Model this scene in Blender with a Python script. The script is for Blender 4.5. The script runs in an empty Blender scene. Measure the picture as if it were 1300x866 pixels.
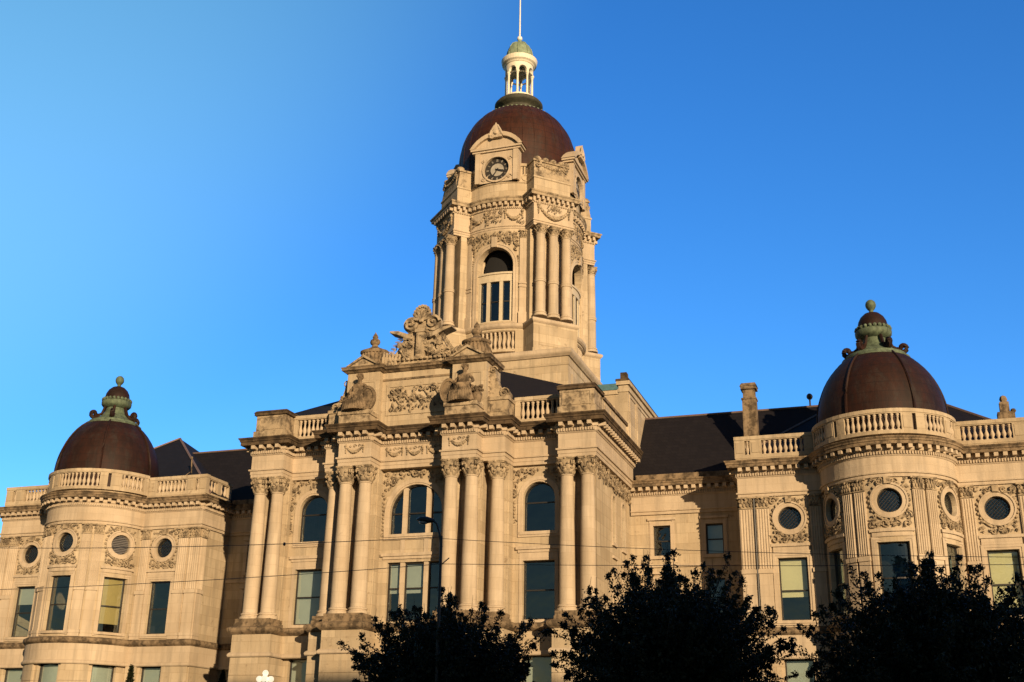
import bpy, math, random
from math import sin, cos, pi, sqrt, radians, atan2
from mathutils import Vector, Matrix

sc = bpy.context.scene
COL = sc.collection
ZG = -1.6                       # pavement level; the camera stands at eye height (z = 0)

# ------------------------------------------------------------------ camera
cd = bpy.data.cameras.new("camera")
cd.sensor_width = 36.0
cd.sensor_fit = 'HORIZONTAL'
cd.lens = 1472.4629 / 1300 * 36.0
cd.clip_end = 6000
cam = bpy.data.objects.new("camera", cd)
COL.objects.link(cam)
_r = Vector((0.9480437, 0.31779101, 0.01490042))
_u = Vector((0.09508872, -0.32774432, 0.93996904))
_f = Vector((-0.30359724, 0.88971486, 0.34093428))
M4 = Matrix(((_r.x, _u.x, -_f.x, 26.108), (_r.y, _u.y, -_f.y, -60.0), (_r.z, _u.z, -_f.z, 0.0), (0, 0, 0, 1)))
cam.matrix_world = M4
sc.camera = cam

# ------------------------------------------------------------------ sky, sun, exposure
SUN_AZ = radians(39)            # to the right of the facade's normal
SUN_EL = radians(11.0)
w = bpy.data.worlds.new("World")
sc.world = w
w.use_nodes = True
nt = w.node_tree
nt.nodes.clear()
sky = nt.nodes.new("ShaderNodeTexSky")
sky.sky_type = 'NISHITA'
sky.sun_disc = False
sky.sun_elevation = SUN_EL
sky.sun_rotation = radians(180) - SUN_AZ
sky.altitude = 200
sky.air_density = 1.0
sky.dust_density = 0.4
sky.ozone_density = 2.2
hs = nt.nodes.new("ShaderNodeHueSaturation")
hs.inputs['Saturation'].default_value = 1.25
bg = nt.nodes.new("ShaderNodeBackground")
bg.inputs['Strength'].default_value = 0.1
wo = nt.nodes.new("ShaderNodeOutputWorld")
def wnode(t, **k):
    x = nt.nodes.new(t)
    for a, v in k.items():
        setattr(x, a, v)
    return x
tc = wnode("ShaderNodeTexCoord")
sep = wnode("ShaderNodeSeparateXYZ"); nt.links.new(tc.outputs['Generated'], sep.inputs[0])
north = wnode("ShaderNodeMapRange", interpolation_type='SMOOTHSTEP')        # the clear blue quarter away from the low sun
nt.links.new(sep.outputs[1], north.inputs[0]); north.inputs[1].default_value = -0.25; north.inputs[2].default_value = 0.4
tint = wnode("ShaderNodeMix", data_type='RGBA')
nt.links.new(north.outputs[0], tint.inputs[0])
tint.inputs[6].default_value = (0.50, 0.42, 0.36, 1); tint.inputs[7].default_value = (0.85, 1.42, 2.05, 1)
mul = wnode("ShaderNodeMix", data_type='RGBA', blend_type='MULTIPLY'); mul.inputs[0].default_value = 1
nt.links.new(sky.outputs[0], hs.inputs['Color'])
nt.links.new(hs.outputs[0], mul.inputs[6]); nt.links.new(tint.outputs[2], mul.inputs[7])
# thin high haze to the north-west, upper left of the view
dv = wnode("ShaderNodeVectorMath", operation='DOT_PRODUCT'); nt.links.new(tc.outputs['Generated'], dv.inputs[0])
dv.inputs[1].default_value = (-0.598, 0.413, 0.687)
hz = wnode("ShaderNodeMapRange", interpolation_type='SMOOTHSTEP'); nt.links.new(dv.outputs['Value'], hz.inputs[0])
hz.inputs[1].default_value = math.cos(radians(33)); hz.inputs[2].default_value = math.cos(radians(7))
mul2 = wnode("ShaderNodeMix", data_type='RGBA', blend_type='MULTIPLY'); nt.links.new(hz.outputs[0], mul2.inputs[0])
nt.links.new(mul.outputs[2], mul2.inputs[6]); mul2.inputs[7].default_value = (3.7, 1.9, 1.1, 1)
nt.links.new(mul2.outputs[2], bg.inputs[0])
nt.links.new(bg.outputs[0], wo.inputs[0])

sd = bpy.data.lights.new("sun", 'SUN')
sd.energy = 5.0
sd.angle = radians(0.53)
sd.color = (1.0, 0.74, 0.445)
so = bpy.data.objects.new("sun", sd)
COL.objects.link(so)
sdir = Vector((sin(SUN_AZ) * cos(SUN_EL), -cos(SUN_AZ) * cos(SUN_EL), sin(SUN_EL)))
so.rotation_euler = sdir.to_track_quat('Z', 'Y').to_euler()
so.location = (60, -80, 60)

sc.view_settings.view_transform = 'Standard'
sc.view_settings.look = 'None'
sc.view_settings.gamma = 1.0
sc.view_settings.exposure = 0.36

# ------------------------------------------------------------------ materials
def new_mat(name):
    m = bpy.data.materials.new(name)
    m.use_nodes = True
    n = m.node_tree.nodes
    return m, n, m.node_tree.links, n["Principled BSDF"]

def ramp(n, stops):
    r = n.new("ShaderNodeValToRGB")
    e = r.color_ramp.elements
    while len(e) < len(stops):
        e.new(0.5)
    for k, (p, c) in enumerate(stops):
        e[k].position = p
        e[k].color = (c, c, c, 1) if isinstance(c, (int, float)) else (*c, 1)
    return r

def noise(n, l, vec, scale, detail=4, rough=0.6):
    t = n.new("ShaderNodeTexNoise")
    t.inputs['Scale'].default_value = scale
    t.inputs['Detail'].default_value = detail
    t.inputs['Roughness'].default_value = rough
    l.new(vec, t.inputs['Vector'])
    return t.outputs[0]

def mixc(n, l, fac, a, b, blend='MIX'):
    x = n.new("ShaderNodeMix")
    x.data_type = 'RGBA'
    x.blend_type = blend
    for s, v in ((x.inputs[0], fac), (x.inputs[6], a), (x.inputs[7], b)):
        if isinstance(v, (int, float)):
            s.default_value = v
        elif isinstance(v, tuple):
            s.default_value = (*v, 1)
        else:
            l.new(v, s)
    return x.outputs[2]

def pos(n):
    return n.new("ShaderNodeNewGeometry").outputs['Position']

def mapped(n, l, vec, scale):
    m = n.new("ShaderNodeMapping")
    m.inputs['Scale'].default_value = scale
    l.new(vec, m.inputs['Vector'])
    return m.outputs[0]

def bump(n, l, b, h, strength, dist):
    bm = n.new("ShaderNodeBump")
    bm.inputs['Strength'].default_value = strength
    bm.inputs['Distance'].default_value = dist
    l.new(h, bm.inputs['Height'])
    l.new(bm.outputs[0], b.inputs['Normal'])

def stone_mat(name, base, stain, amount, courses=1.0, streak=0.5):
    """limestone: faint courses, blotches, rain streaks and black crust with a shape of its own"""
    m, n, l, b = new_mat(name)
    p = pos(n)
    big = noise(n, l, p, 0.55, 5)
    fine = noise(n, l, p, 7.0, 6, 0.7)
    col = mixc(n, l, ramp_out(n, l, big, [(0.3, 0.0), (0.72, 1.0)]), base, tuple(c * k for c, k in zip(base, (0.80, 0.76, 0.70))))
    if courses:
        sx = n.new("ShaderNodeSeparateXYZ"); l.new(p, sx.inputs[0])
        ad = n.new("ShaderNodeMath"); ad.operation = 'MULTIPLY_ADD'
        l.new(sx.outputs[1], ad.inputs[0]); ad.inputs[1].default_value = 0.8; l.new(sx.outputs[0], ad.inputs[2])
        cb = n.new("ShaderNodeCombineXYZ"); l.new(ad.outputs[0], cb.inputs[0]); l.new(sx.outputs[2], cb.inputs[1])
        bk = n.new("ShaderNodeTexBrick")
        bk.inputs['Scale'].default_value = 1.0
        bk.inputs['Brick Width'].default_value = 1.45
        bk.inputs['Row Height'].default_value = 0.62
        bk.inputs['Mortar Size'].default_value = 0.011
        bk.inputs['Mortar Smooth'].default_value = 0.4
        bk.inputs['Color1'].default_value = (1, 1, 1, 1)
        bk.inputs['Color2'].default_value = (0.72, 0.70, 0.67, 1)
        bk.inputs['Mortar'].default_value = (0.5, 0.44, 0.37, 1)
        l.new(cb.outputs[0], bk.inputs['Vector'])
        col = mixc(n, l, courses, col, bk.outputs[0], 'MULTIPLY')
    st = noise(n, l, mapped(n, l, p, (2.6, 2.6, 0.22)), 1.0, 5, 0.65)
    col = mixc(n, l, math_mul(n, l, ramp_out(n, l, st, [(0.46, 0.0), (0.74, 1.0)]), streak), col, tuple(c * 0.42 for c in base))
    crust = noise(n, l, p, 1.9, 6, 0.72)
    lo = 0.72 - amount * 0.5
    col = mixc(n, l, ramp_out(n, l, crust, [(lo, 0.0), (lo + 0.14, 1.0)]), col, stain)
    col = mixc(n, l, math_mul(n, l, fine, 0.5), col, tuple(c * 0.74 for c in base))
    l.new(col, b.inputs['Base Color'])
    b.inputs['Roughness'].default_value = 0.92
    b.inputs['Specular IOR Level'].default_value = 0.15
    bump(n, l, b, fine, 0.55, 0.03)
    return m

def ramp_out(n, l, fac, stops):
    r = ramp(n, stops)
    l.new(fac, r.inputs[0])
    return r.outputs[0]

def math_mul(n, l, a, k):
    x = n.new("ShaderNodeMath"); x.operation = 'MULTIPLY'
    l.new(a, x.inputs[0]); x.inputs[1].default_value = k
    return x.outputs[0]

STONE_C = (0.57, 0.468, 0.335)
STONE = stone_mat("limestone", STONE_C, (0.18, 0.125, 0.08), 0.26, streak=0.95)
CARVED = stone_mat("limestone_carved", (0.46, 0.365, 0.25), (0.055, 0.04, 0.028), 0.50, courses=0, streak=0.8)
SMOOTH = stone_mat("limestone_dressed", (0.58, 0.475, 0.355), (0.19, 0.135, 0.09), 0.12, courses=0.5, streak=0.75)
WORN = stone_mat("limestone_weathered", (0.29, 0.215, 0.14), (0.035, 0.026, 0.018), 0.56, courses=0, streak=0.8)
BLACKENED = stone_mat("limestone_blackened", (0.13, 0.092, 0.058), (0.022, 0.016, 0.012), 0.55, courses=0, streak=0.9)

def simple(name, col, rough, var=0.3, scale=3.0, metallic=0.0, spec=0.5, bmp=0.0, mp=None):
    m, n, l, b = new_mat(name)
    p = pos(n)
    v = mapped(n, l, p, mp) if mp else p
    f = noise(n, l, v, scale, 5, 0.65)
    c = mixc(n, l, ramp_out(n, l, f, [(0.3, 0.0), (0.7, 1.0)]), tuple(x * (1 - var) for x in col), tuple(min(1, x * (1 + var)) for x in col))
    l.new(c, b.inputs['Base Color'])
    b.inputs['Roughness'].default_value = rough
    b.inputs['Metallic'].default_value = metallic
    b.inputs['Specular IOR Level'].default_value = spec
    if bmp:
        bump(n, l, b, f, bmp, 0.03)
    return m

def copper_mat(name, top, low, rough):
    m, n, l, b = new_mat(name)
    p = pos(n)
    st = noise(n, l, mapped(n, l, p, (2.2, 2.2, 0.25)), 1.6, 6, 0.7)
    bl = noise(n, l, p, 0.9, 4)
    c = mixc(n, l, ramp_out(n, l, st, [(0.32, 0.0), (0.68, 1.0)]), top, low)
    c = mixc(n, l, ramp_out(n, l, bl, [(0.45, 0.0), (0.75, 0.7)]), c, tuple(x * 0.45 for x in top))
    pt = noise(n, l, mapped(n, l, p, (1.1, 1.1, 0.5)), 1.3, 6, 0.75)
    c = mixc(n, l, ramp_out(n, l, pt, [(0.50, 0.0), (0.72, 0.75)]), c, (0.034, 0.028, 0.024))
    sh = n.new("ShaderNodeTexWave"); sh.bands_direction = 'Z'; sh.inputs['Scale'].default_value = 0.55; sh.inputs['Distortion'].default_value = 0.0
    l.new(p, sh.inputs['Vector'])
    c = mixc(n, l, ramp_out(n, l, sh.outputs[0], [(0.0, 0.55), (0.035, 0.0)]), c, (0.012, 0.006, 0.005))
    l.new(c, b.inputs['Base Color'])
    b.inputs['Roughness'].default_value = rough
    b.inputs['Specular IOR Level'].default_value = 0.2
    bump(n, l, b, st, 0.35, 0.04)
    return m

COPPER = copper_mat("brown_copper", (0.030, 0.012, 0.007), (0.058, 0.018, 0.009), 0.6)
COPPER_DK = copper_mat("dark_copper", (0.017, 0.009, 0.007), (0.034, 0.011, 0.006), 0.62)
GREEN = simple("green_copper", (0.085, 0.115, 0.072), 0.75, 0.6, 4.0, mp=(1, 1, 0.6))
GREEN_PALE = simple("pale_green_copper", (0.20, 0.25, 0.16), 0.75, 0.35, 4.0, mp=(1, 1, 0.6))
GREEN_DK = simple("dark_green_copper", (0.045, 0.043, 0.027), 0.75, 0.5, 3.0)
IRON = simple("black_iron", (0.02, 0.02, 0.022), 0.5, 0.2)
FRAME = simple("dark_window_paint", (0.022, 0.018, 0.015), 0.5, 0.2)
BLIND = simple("cream_blind", (0.62, 0.55, 0.33), 0.8, 0.06, 1.0)
BLIND2 = simple("grey_blind", (0.36, 0.38, 0.34), 0.8, 0.06, 1.0)
CREAM = simple("cream_timber", (0.50, 0.42, 0.30), 0.7, 0.1, 5.0)
WHITE = simple("white_paint", (0.72, 0.66, 0.52), 0.6, 0.12, 5.0)
DIAL = simple("clock_face_black", (0.03, 0.026, 0.022), 0.45, 0.2)
DIALPALE = simple("clock_face_pale", (0.33, 0.30, 0.25), 0.5, 0.2)
INNER_SHADE = simple("painted_inner_shade", (0.006, 0.006, 0.007), 0.9, 0.1)  # near-black colour stands in for the shade of unlit rooms
LOUVRE = simple("grey_louvre", (0.16, 0.15, 0.15), 0.6, 0.2)

m, n, l, b = new_mat("slate_roof"); SLATE = m
p = pos(n)
bk = n.new("ShaderNodeTexBrick")
sx = n.new("ShaderNodeSeparateXYZ"); l.new(p, sx.inputs[0])
ad = n.new("ShaderNodeMath"); ad.operation = 'ADD'; l.new(sx.outputs[0], ad.inputs[0]); l.new(sx.outputs[1], ad.inputs[1])
cb = n.new("ShaderNodeCombineXYZ"); l.new(ad.outputs[0], cb.inputs[0]); l.new(sx.outputs[2], cb.inputs[1])
l.new(cb.outputs[0], bk.inputs['Vector'])
bk.inputs['Scale'].default_value = 1.0; bk.inputs['Brick Width'].default_value = 0.42; bk.inputs['Row Height'].default_value = 0.24
bk.inputs['Mortar Size'].default_value = 0.012
bk.inputs['Color1'].default_value = (0.0075, 0.006, 0.008, 1); bk.inputs['Color2'].default_value = (0.011, 0.009, 0.011, 1); bk.inputs['Mortar'].default_value = (0.004, 0.003, 0.004, 1)
l.new(bk.outputs[0], b.inputs['Base Color']); b.inputs['Roughness'].default_value = 0.75
b.inputs['Specular IOR Level'].default_value = 0.25
bump(n, l, b, bk.outputs[1], 0.3, 0.02)

def glass_mat():
    m = bpy.data.materials.new("window_glass"); m.use_nodes = True
    n, l = m.node_tree.nodes, m.node_tree.links
    n.clear()
    out = n.new("ShaderNodeOutputMaterial")
    tr = n.new("ShaderNodeBsdfTransparent"); tr.inputs[0].default_value = (0.86, 0.92, 0.90, 1)
    gl = n.new("ShaderNodeBsdfGlossy"); gl.inputs['Roughness'].default_value = 0.015; gl.inputs['Color'].default_value = (0.85, 0.97, 1, 1)
    p = pos(n)
    ns = noise(n, l, p, 0.9, 2)
    bm = n.new("ShaderNodeBump"); bm.inputs['Strength'].default_value = 0.16; bm.inputs['Distance'].default_value = 0.1
    l.new(ns, bm.inputs['Height']); l.new(bm.outputs[0], gl.inputs['Normal'])
    lw = n.new("ShaderNodeLayerWeight"); lw.inputs[0].default_value = 0.35
    fr = n.new("ShaderNodeMapRange"); l.new(lw.outputs['Facing'], fr.inputs[0])
    fr.inputs[3].default_value = 0.12; fr.inputs[4].default_value = 0.65
    mx = n.new("ShaderNodeMixShader")
    l.new(fr.outputs[0], mx.inputs[0]); l.new(tr.outputs[0], mx.inputs[1]); l.new(gl.outputs[0], mx.inputs[2])
    l.new(mx.outputs[0], out.inputs[0])
    return m
GLASS = glass_mat()

# ------------------------------------------------------------------ mesh helpers
MIRROR = False                  # the left wing is the right wing seen in a mirror

def V(*a):
    return Vector(a)

class MB:
    def __init__(s):
        s.v = []; s.f = []
    def add(s, vs, fs):
        o = len(s.v)
        s.v += [tuple(p) for p in vs]
        s.f += [tuple(i + o for i in f) for f in fs]
    def quad(s, a, b, c, d):
        s.add((a, b, c, d), ((0, 1, 2, 3),))
    def mesh(s, name, mat, smooth=None):
        vs = [(-x, y, z) for x, y, z in s.v] if MIRROR else s.v
        fs = [f[::-1] for f in s.f] if MIRROR else s.f
        me = bpy.data.meshes.new(name)
        me.from_pydata(vs, [], fs)
        me.materials.append(mat)
        if smooth:
            me.polygons.foreach_set("use_smooth", [True] * len(me.polygons))
            me.set_sharp_from_angle(angle=radians(smooth))
        me.update()
        return me
    def build(s, name, mat, parent=None, smooth=None, label=None):
        return link(name, s.mesh(name, mat, smooth), parent, label)

def link(name, me, parent=None, label=None, loc=None):
    o = bpy.data.objects.new(name, me)
    COL.objects.link(o)
    if parent:
        o.parent = parent
    base = world_loc(parent) if parent else Vector((0, 0, 0))
    o.location = (Vector(loc) if loc is not None else Vector((0, 0, 0))) - base
    if label:
        o['label'] = label
    return o

def world_loc(o):
    r = Vector((0, 0, 0))
    while o:
        r += o.location
        o = o.parent
    return r

def thing(name, label, cat, loc=(0, 0, 0), group=None):
    o = bpy.data.objects.new(name, None)
    COL.objects.link(o)
    o.location = loc
    tag(o, label, cat, group)
    return o

def tag(o, label, cat, group=None):
    o['label'] = label; o['category'] = cat
    if group:
        o['group'] = group

# maps (s, z, d) -> point: s along the wall to the viewer's right, d outwards
def flat(ox, oy, dx=1.0, dy=0.0):
    def M(s, z, d):
        return (ox + dx * s + dy * d, oy + dy * s - dx * d, z)
    return M

def cyl(cx, cy, R, phi=0.0):
    def M(s, z, d):
        a = phi + s / R
        return (cx + (R + d) * sin(a), cy - (R + d) * cos(a), z)
    return M

def mbox(mb, M, s0, s1, z0, z1, d0, d1, n=1):
    vs = []
    for k in range(n + 1):
        s = s0 + (s1 - s0) * k / n
        vs += [M(s, z0, d0), M(s, z0, d1), M(s, z1, d1), M(s, z1, d0)]
    fs = [(0, 1, 2, 3), tuple(4 * n + i for i in (3, 2, 1, 0))]
    for k in range(n):
        a = 4 * k; c = a + 4
        fs += [(a + 1, c + 1, c + 2, a + 2), (a + 2, c + 2, c + 3, a + 3), (a + 3, c + 3, c, a), (a, c, c + 1, a + 1)]
    mb.add(vs, fs)

def mtaper(mb, M, s0, s1, z0, z1, d0, d1, ins, dins=None):
    """box whose top is drawn in by ins"""
    di = ins if dins is None else dins
    vs = [M(s0, z0, d0), M(s1, z0, d0), M(s1, z0, d1), M(s0, z0, d1),
          M(s0 + ins, z1, d0), M(s1 - ins, z1, d0), M(s1 - ins, z1, d1 - di), M(s0 + ins, z1, d1 - di)]
    mb.add(vs, [(0, 1, 2, 3), (7, 6, 5, 4), (3, 2, 6, 7), (2, 1, 5, 6), (0, 3, 7, 4), (1, 0, 4, 5)])

def mprism(mb, M, poly, d0, d1):
    """poly of (s, z) seen from outside, counter-clockwise"""
    n = len(poly)
    vs = [M(s, z, d1) for s, z in poly] + [M(s, z, d0) for s, z in poly]
    fs = [tuple(range(n)), tuple(range(2 * n - 1, n - 1, -1))]
    for k in range(n):
        j = (k + 1) % n
        fs.append((k, k + n, j + n, j))
    mb.add(vs, fs)

def lathe(mb, prof, cx=0, cy=0, n=16, sx=1.0, sy=1.0, z0=0.0, a0=0.0):
    vs = []; fs = []
    for r, z in prof:
        for k in range(n):
            a = a0 + 2 * pi * k / n
            vs.append((cx + r * cos(a) * sx, cy + r * sin(a) * sy, z0 + z))
    for i in range(len(prof) - 1):
        for k in range(n):
            j = (k + 1) % n
            fs.append((i * n + k, i * n + j, i * n + n + j, i * n + n + k))
    fs.append(tuple(range(n - 1, -1, -1)))
    fs.append(tuple((len(prof) - 1) * n + k for k in range(n)))
    mb.add(vs, fs)

def tube(mb, pts, r, n=6, r1=None):
    pts = [Vector(p) for p in pts]
    vs = []; fs = []
    m = len(pts)
    up = Vector((0.13, 0.21, 0.97))
    for i, p in enumerate(pts):
        t = (pts[min(i + 1, m - 1)] - pts[max(i - 1, 0)])
        t = t.normalized() if t.length > 1e-9 else Vector((0, 0, 1))
        a = t.cross(up)
        if a.length < 1e-3:
            a = t.cross(Vector((1, 0, 0)))
        a.normalize()
        b = t.cross(a)
        rr = r if r1 is None else r + (r1 - r) * i / (m - 1)
        for k in range(n):
            q = 2 * pi * k / n
            vs.append(p + a * (rr * cos(q)) + b * (rr * sin(q)))
    for i in range(m - 1):
        for k in range(n):
            j = (k + 1) % n
            fs.append((i * n + k, i * n + n + k, i * n + n + j, i * n + j))
    fs.append(tuple(range(n))); fs.append(tuple((m - 1) * n + k for k in range(n - 1, -1, -1)))
    mb.add(vs, fs)

def blob(mb, c, ax, ay, az, n=6, m=4):
    """low ellipsoid round c with half-axis vectors"""
    c = Vector(c); ax = Vector(ax); ay = Vector(ay); az = Vector(az)
    vs = [c - az]
    for i in range(1, m):
        t = -pi / 2 + pi * i / m
        for k in range(n):
            q = 2 * pi * k / n
            vs.append(c + ax * (cos(t) * cos(q)) + ay * (cos(t) * sin(q)) + az * sin(t))
    vs.append(c + az)
    fs = []
    for k in range(n):
        j = (k + 1) % n
        fs.append((0, 1 + j, 1 + k))
        for i in range(m - 2):
            a = 1 + i * n
            fs.append((a + k, a + j, a + n + j, a + n + k))
        a = 1 + (m - 2) * n
        fs.append((a + k, a + j, len(vs) - 1))
    mb.add(vs, fs)

def mblob(mb, M, s, z, d, ls, lz, ld, rot=0.0, n=6, m=4):
    c = Vector(M(s, z, d))
    es = (Vector(M(s + 0.01, z, d)) - c) / 0.01
    ez = Vector((0, 0, 1))
    ed = (Vector(M(s, z, d + 0.01)) - c) / 0.01
    a = es * cos(rot) + ez * sin(rot); b = ez * cos(rot) - es * sin(rot)
    blob(mb, c, a * ls, ed * ld, b * lz, n, m)

def sweep(mb, path, prof, closed=False, caps=True):
    """run a closed profile [(out, z)] along a plan path; outwards is to the right of travel"""
    P = [Vector(p) for p in path]
    n = len(P); N = []
    def nrm(a, b):
        d = (b - a).normalized()
        return Vector((d.y, -d.x))
    for i in range(n):
        if closed:
            n1 = nrm(P[i - 1], P[i]); n2 = nrm(P[i], P[(i + 1) % n])
        else:
            n1 = nrm(P[i - 1], P[i]) if i else nrm(P[0], P[1])
            n2 = nrm(P[i], P[i + 1]) if i < n - 1 else n1
        N.append((n1 + n2) / max(0.25, 1 + n1.dot(n2)))
    k = len(prof); vs = []
    for p, m in zip(P, N):
        for o, z in prof:
            q = p + m * o
            vs.append((q.x, q.y, z))
    fs = []
    for i in range(n if closed else n - 1):
        j = (i + 1) % n
        for a in range(k):
            c = (a + 1) % k
            fs.append((i * k + a, j * k + a, j * k + c, i * k + c))
    if caps and not closed:
        fs.append(tuple(range(k - 1, -1, -1))); fs.append(tuple((n - 1) * k + a for a in range(k)))
    mb.add(vs, fs)

def runs(path, closed=False):
    P = [Vector(p) for p in path]
    if closed:
        P = P + [P[0]]
    out = []; cur = [P[0]]
    for i in range(1, len(P)):
        cur.append(P[i])
        if i == len(P) - 1 or (P[i] - P[i - 1]).normalized().dot((P[i + 1] - P[i]).normalized()) < 0.93:
            out.append(cur); cur = [P[i]]
    return out

def along(run, spacing, end=0.0):
    """points and directions spaced evenly along a run"""
    L = sum((b - a).length for a, b in zip(run, run[1:]))
    n = max(1, int(round((L - 2 * end) / spacing)))
    res = []
    for k in range(n + 1 if end == 0 else n):
        t = end + (L - 2 * end) * ((k / n) if end == 0 else (k + .5) / n)
        for a, b in zip(run, run[1:]):
            d = (b - a).length
            if t <= d + 1e-6:
                e = (b - a) / d
                res.append((a + e * t, e)); break
            t -= d
    return res

def blocks(mb, path, spacing, wd, z0, z1, o0, o1, closed=False):
    for run in runs(path, closed):
        L = sum((b - a).length for a, b in zip(run, run[1:]))
        if L < spacing * 0.8:
            continue
        for p, e in along(run, spacing, spacing * 0.0 + 1e-4):
            mbox(mb, flat(p.x, p.y, e.x, e.y), -wd / 2, wd / 2, z0, z1, o0, o1)

def arc(cx, cy, R, a0, a1, n):
    return [(cx + R * sin(a0 + (a1 - a0) * k / n), cy - R * cos(a0 + (a1 - a0) * k / n)) for k in range(n + 1)]

# openings ----------------------------------------------------------
class Op:
    def __init__(s, kind, c, w, z0, z1=None):
        s.kind, s.c, s.w, s.z0 = kind, c, w, z0
        s.z1 = z1                       # rect: top; arch: springing; circle: unused (z0 is the centre)
    def lo(s, x):
        if s.kind == 'circle':
            return s.z0 - sqrt(max(0, s.w ** 2 - (x - s.c) ** 2))
        return s.z0
    def hi(s, x):
        if s.kind == 'rect':
            return s.z1
        h = sqrt(max(0, s.w ** 2 - (x - s.c) ** 2))
        return (s.z0 if s.kind == 'circle' else s.z1) + h
    def cuts(s):
        if s.kind == 'rect':
            return [s.c - s.w, s.c + s.w]
        return [s.c - s.w * cos(pi * k / 14) for k in range(15)]
    def loop(s, k=0.0):
        """boundary counter-clockwise from outside, drawn in by k"""
        w = s.w - k
        if s.kind == 'rect':
            return [(s.c - w, s.z0 + k), (s.c + w, s.z0 + k), (s.c + w, s.z1 - k), (s.c - w, s.z1 - k)]
        if s.kind == 'circle':
            return [(s.c + w * cos(2 * pi * q / 28), s.z0 + w * sin(2 * pi * q / 28)) for q in range(28)]
        return [(s.c - w, s.z0 + k), (s.c + w, s.z0 + k)] + [(s.c + w * cos(pi * q / 14), s.z1 + w * sin(pi * q / 14)) for q in range(15)]

def wall(mb, M, s0, s1, z0, z1, ops, depth=0.35, ds=None):
    cuts = {round(s0, 5), round(s1, 5)}
    for o in ops:
        cuts |= {round(c, 5) for c in o.cuts() if s0 <= c <= s1}
    if ds:
        k = int((s1 - s0) / ds)
        cuts |= {round(s0 + (s1 - s0) * i / k, 5) for i in range(k + 1)}
    cuts = sorted(cuts)
    cuts = [c for i, c in enumerate(cuts) if i == 0 or c - cuts[i - 1] > 1e-4]
    for a, b in zip(cuts, cuts[1:]):
        mid = (a + b) / 2
        act = sorted([o for o in ops if o.c - o.w < mid < o.c + o.w], key=lambda o: o.lo(mid))
        za = [z0]; zb = [z0]
        for o in act:
            za += [o.lo(a), o.hi(a)]; zb += [o.lo(b), o.hi(b)]
        za.append(z1); zb.append(z1)
        for i in range(0, len(za), 2):
            mb.quad(M(a, za[i], 0), M(b, zb[i], 0), M(b, zb[i + 1], 0), M(a, za[i + 1], 0))
        for i in range(1, len(za) - 1, 2):
            mb.quad(M(a, za[i], 0), M(a, za[i], -depth), M(b, zb[i], -depth), M(b, zb[i], 0))
            mb.quad(M(a, za[i + 1], 0), M(b, zb[i + 1], 0), M(b, zb[i + 1], -depth), M(a, za[i + 1], -depth))
    for o in ops:
        if o.kind != 'circle':
            for e, sg in ((o.c - o.w, 1), (o.c + o.w, -1)):
                q = [M(e, o.z0, 0), M(e, o.z1, 0), M(e, o.z1, -depth), M(e, o.z0, -depth)]
                mb.quad(*(q if sg > 0 else q[::-1]))

def fill(mb, M, op, d, k=0.0, lo=None, hi=None, ds=None):
    c = [op.c + (x - op.c) * (op.w - k) / op.w for x in op.cuts()]
    if ds:
        q = int((c[-1] - c[0]) / ds) + 1
        c = sorted(set(c) | {c[0] + (c[-1] - c[0]) * i / q for i in range(q + 1)})
    cl = lambda z: max(lo if lo is not None else -1e9, min(hi if hi is not None else 1e9, z))
    for a, b in zip(c, c[1:]):
        mb.quad(M(a, cl(op.lo(a) + k), d), M(b, cl(op.lo(b) + k), d), M(b, cl(op.hi(b) - k), d), M(a, cl(op.hi(a) - k), d))

def ring(mb, M, outer, inner, d0, d1):
    n = len(outer)
    for i in range(n):
        j = (i + 1) % n
        o0, o1, i0, i1 = outer[i], outer[j], inner[i], inner[j]
        mb.quad(M(*o0, d1), M(*o1, d1), M(*i1, d1), M(*i0, d1))
        mb.quad(M(*i0, d1), M(*i1, d1), M(*i1, d0), M(*i0, d0))
        mb.quad(M(*o1, d1), M(*o0, d1), M(*o0, d0), M(*o1, d0))

def window(M, op, parent, depth=0.28, blind=None, bmat=None, bars=1, label=None, t=0.075, mid=None, ds=None, lattice=False):
    f = MB()
    ring(f, M, op.loop(-0.01), op.loop(t), -depth - 0.06, -depth + 0.05)
    zc = op.z0 if op.kind == 'circle' else (op.z0 + (op.z1 - op.z0) * (mid or 0.5) if op.kind == 'rect' else op.z1 - (op.z1 - op.z0) * 0.12)
    if lattice:
        k = op.w
        for i in range(-4, 5):
            o = i * k / 4.5
            h = sqrt(max(0, k * k - o * o)) * 0.97
            for sg in (1, -1):
                r = sqrt(0.5)
                tube(f, [M(op.c + r * (o - h), op.z0 + sg * r * (o + h), -depth), M(op.c + r * (o + h), op.z0 + sg * r * (o - h), -depth)], 0.014, 4)
    elif bars:
        mbox(f, M, op.c - op.w, op.c + op.w, zc - 0.035, zc + 0.035, -depth - 0.03, -depth + 0.03, 4 if ds else 1)
    fo = f.build("window", FRAME, parent, label=label)
    p = MB(); fill(p, M, op, -depth - 0.02, 0.02, ds=ds)
    p.build("pane", GLASS, fo)
    if blind:
        bmb = MB()
        zt = op.hi(op.c); zb = op.lo(op.c)
        fill(bmb, M, op, -depth - 0.14, 0.03, lo=zt - (zt - zb) * blind, ds=ds)
        bmb.build("blind", bmat or BLIND, fo)
    return fo

# carved ornament -----------------------------------------------------
def scroll(mb, M, s, z, size, hand=1, start=0.0, turns=1.4, r=None, d=0.04, tail=True):
    r = r or size * 0.2
    pts = []
    n = int(13 * turns)
    for k in range(n + 1):
        t = k / n
        a = start + hand * 2 * pi * turns * t
        R = size * (0.12 + 0.88 * (1 - t))
        pts.append(M(s + R * cos(a), z + R * sin(a), d))
    tube(mb, pts, r, 5, r * 0.75)
    mblob(mb, M, s, z, d, size * 0.2, size * 0.2, size * 0.22, 0, 6, 4)

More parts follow.
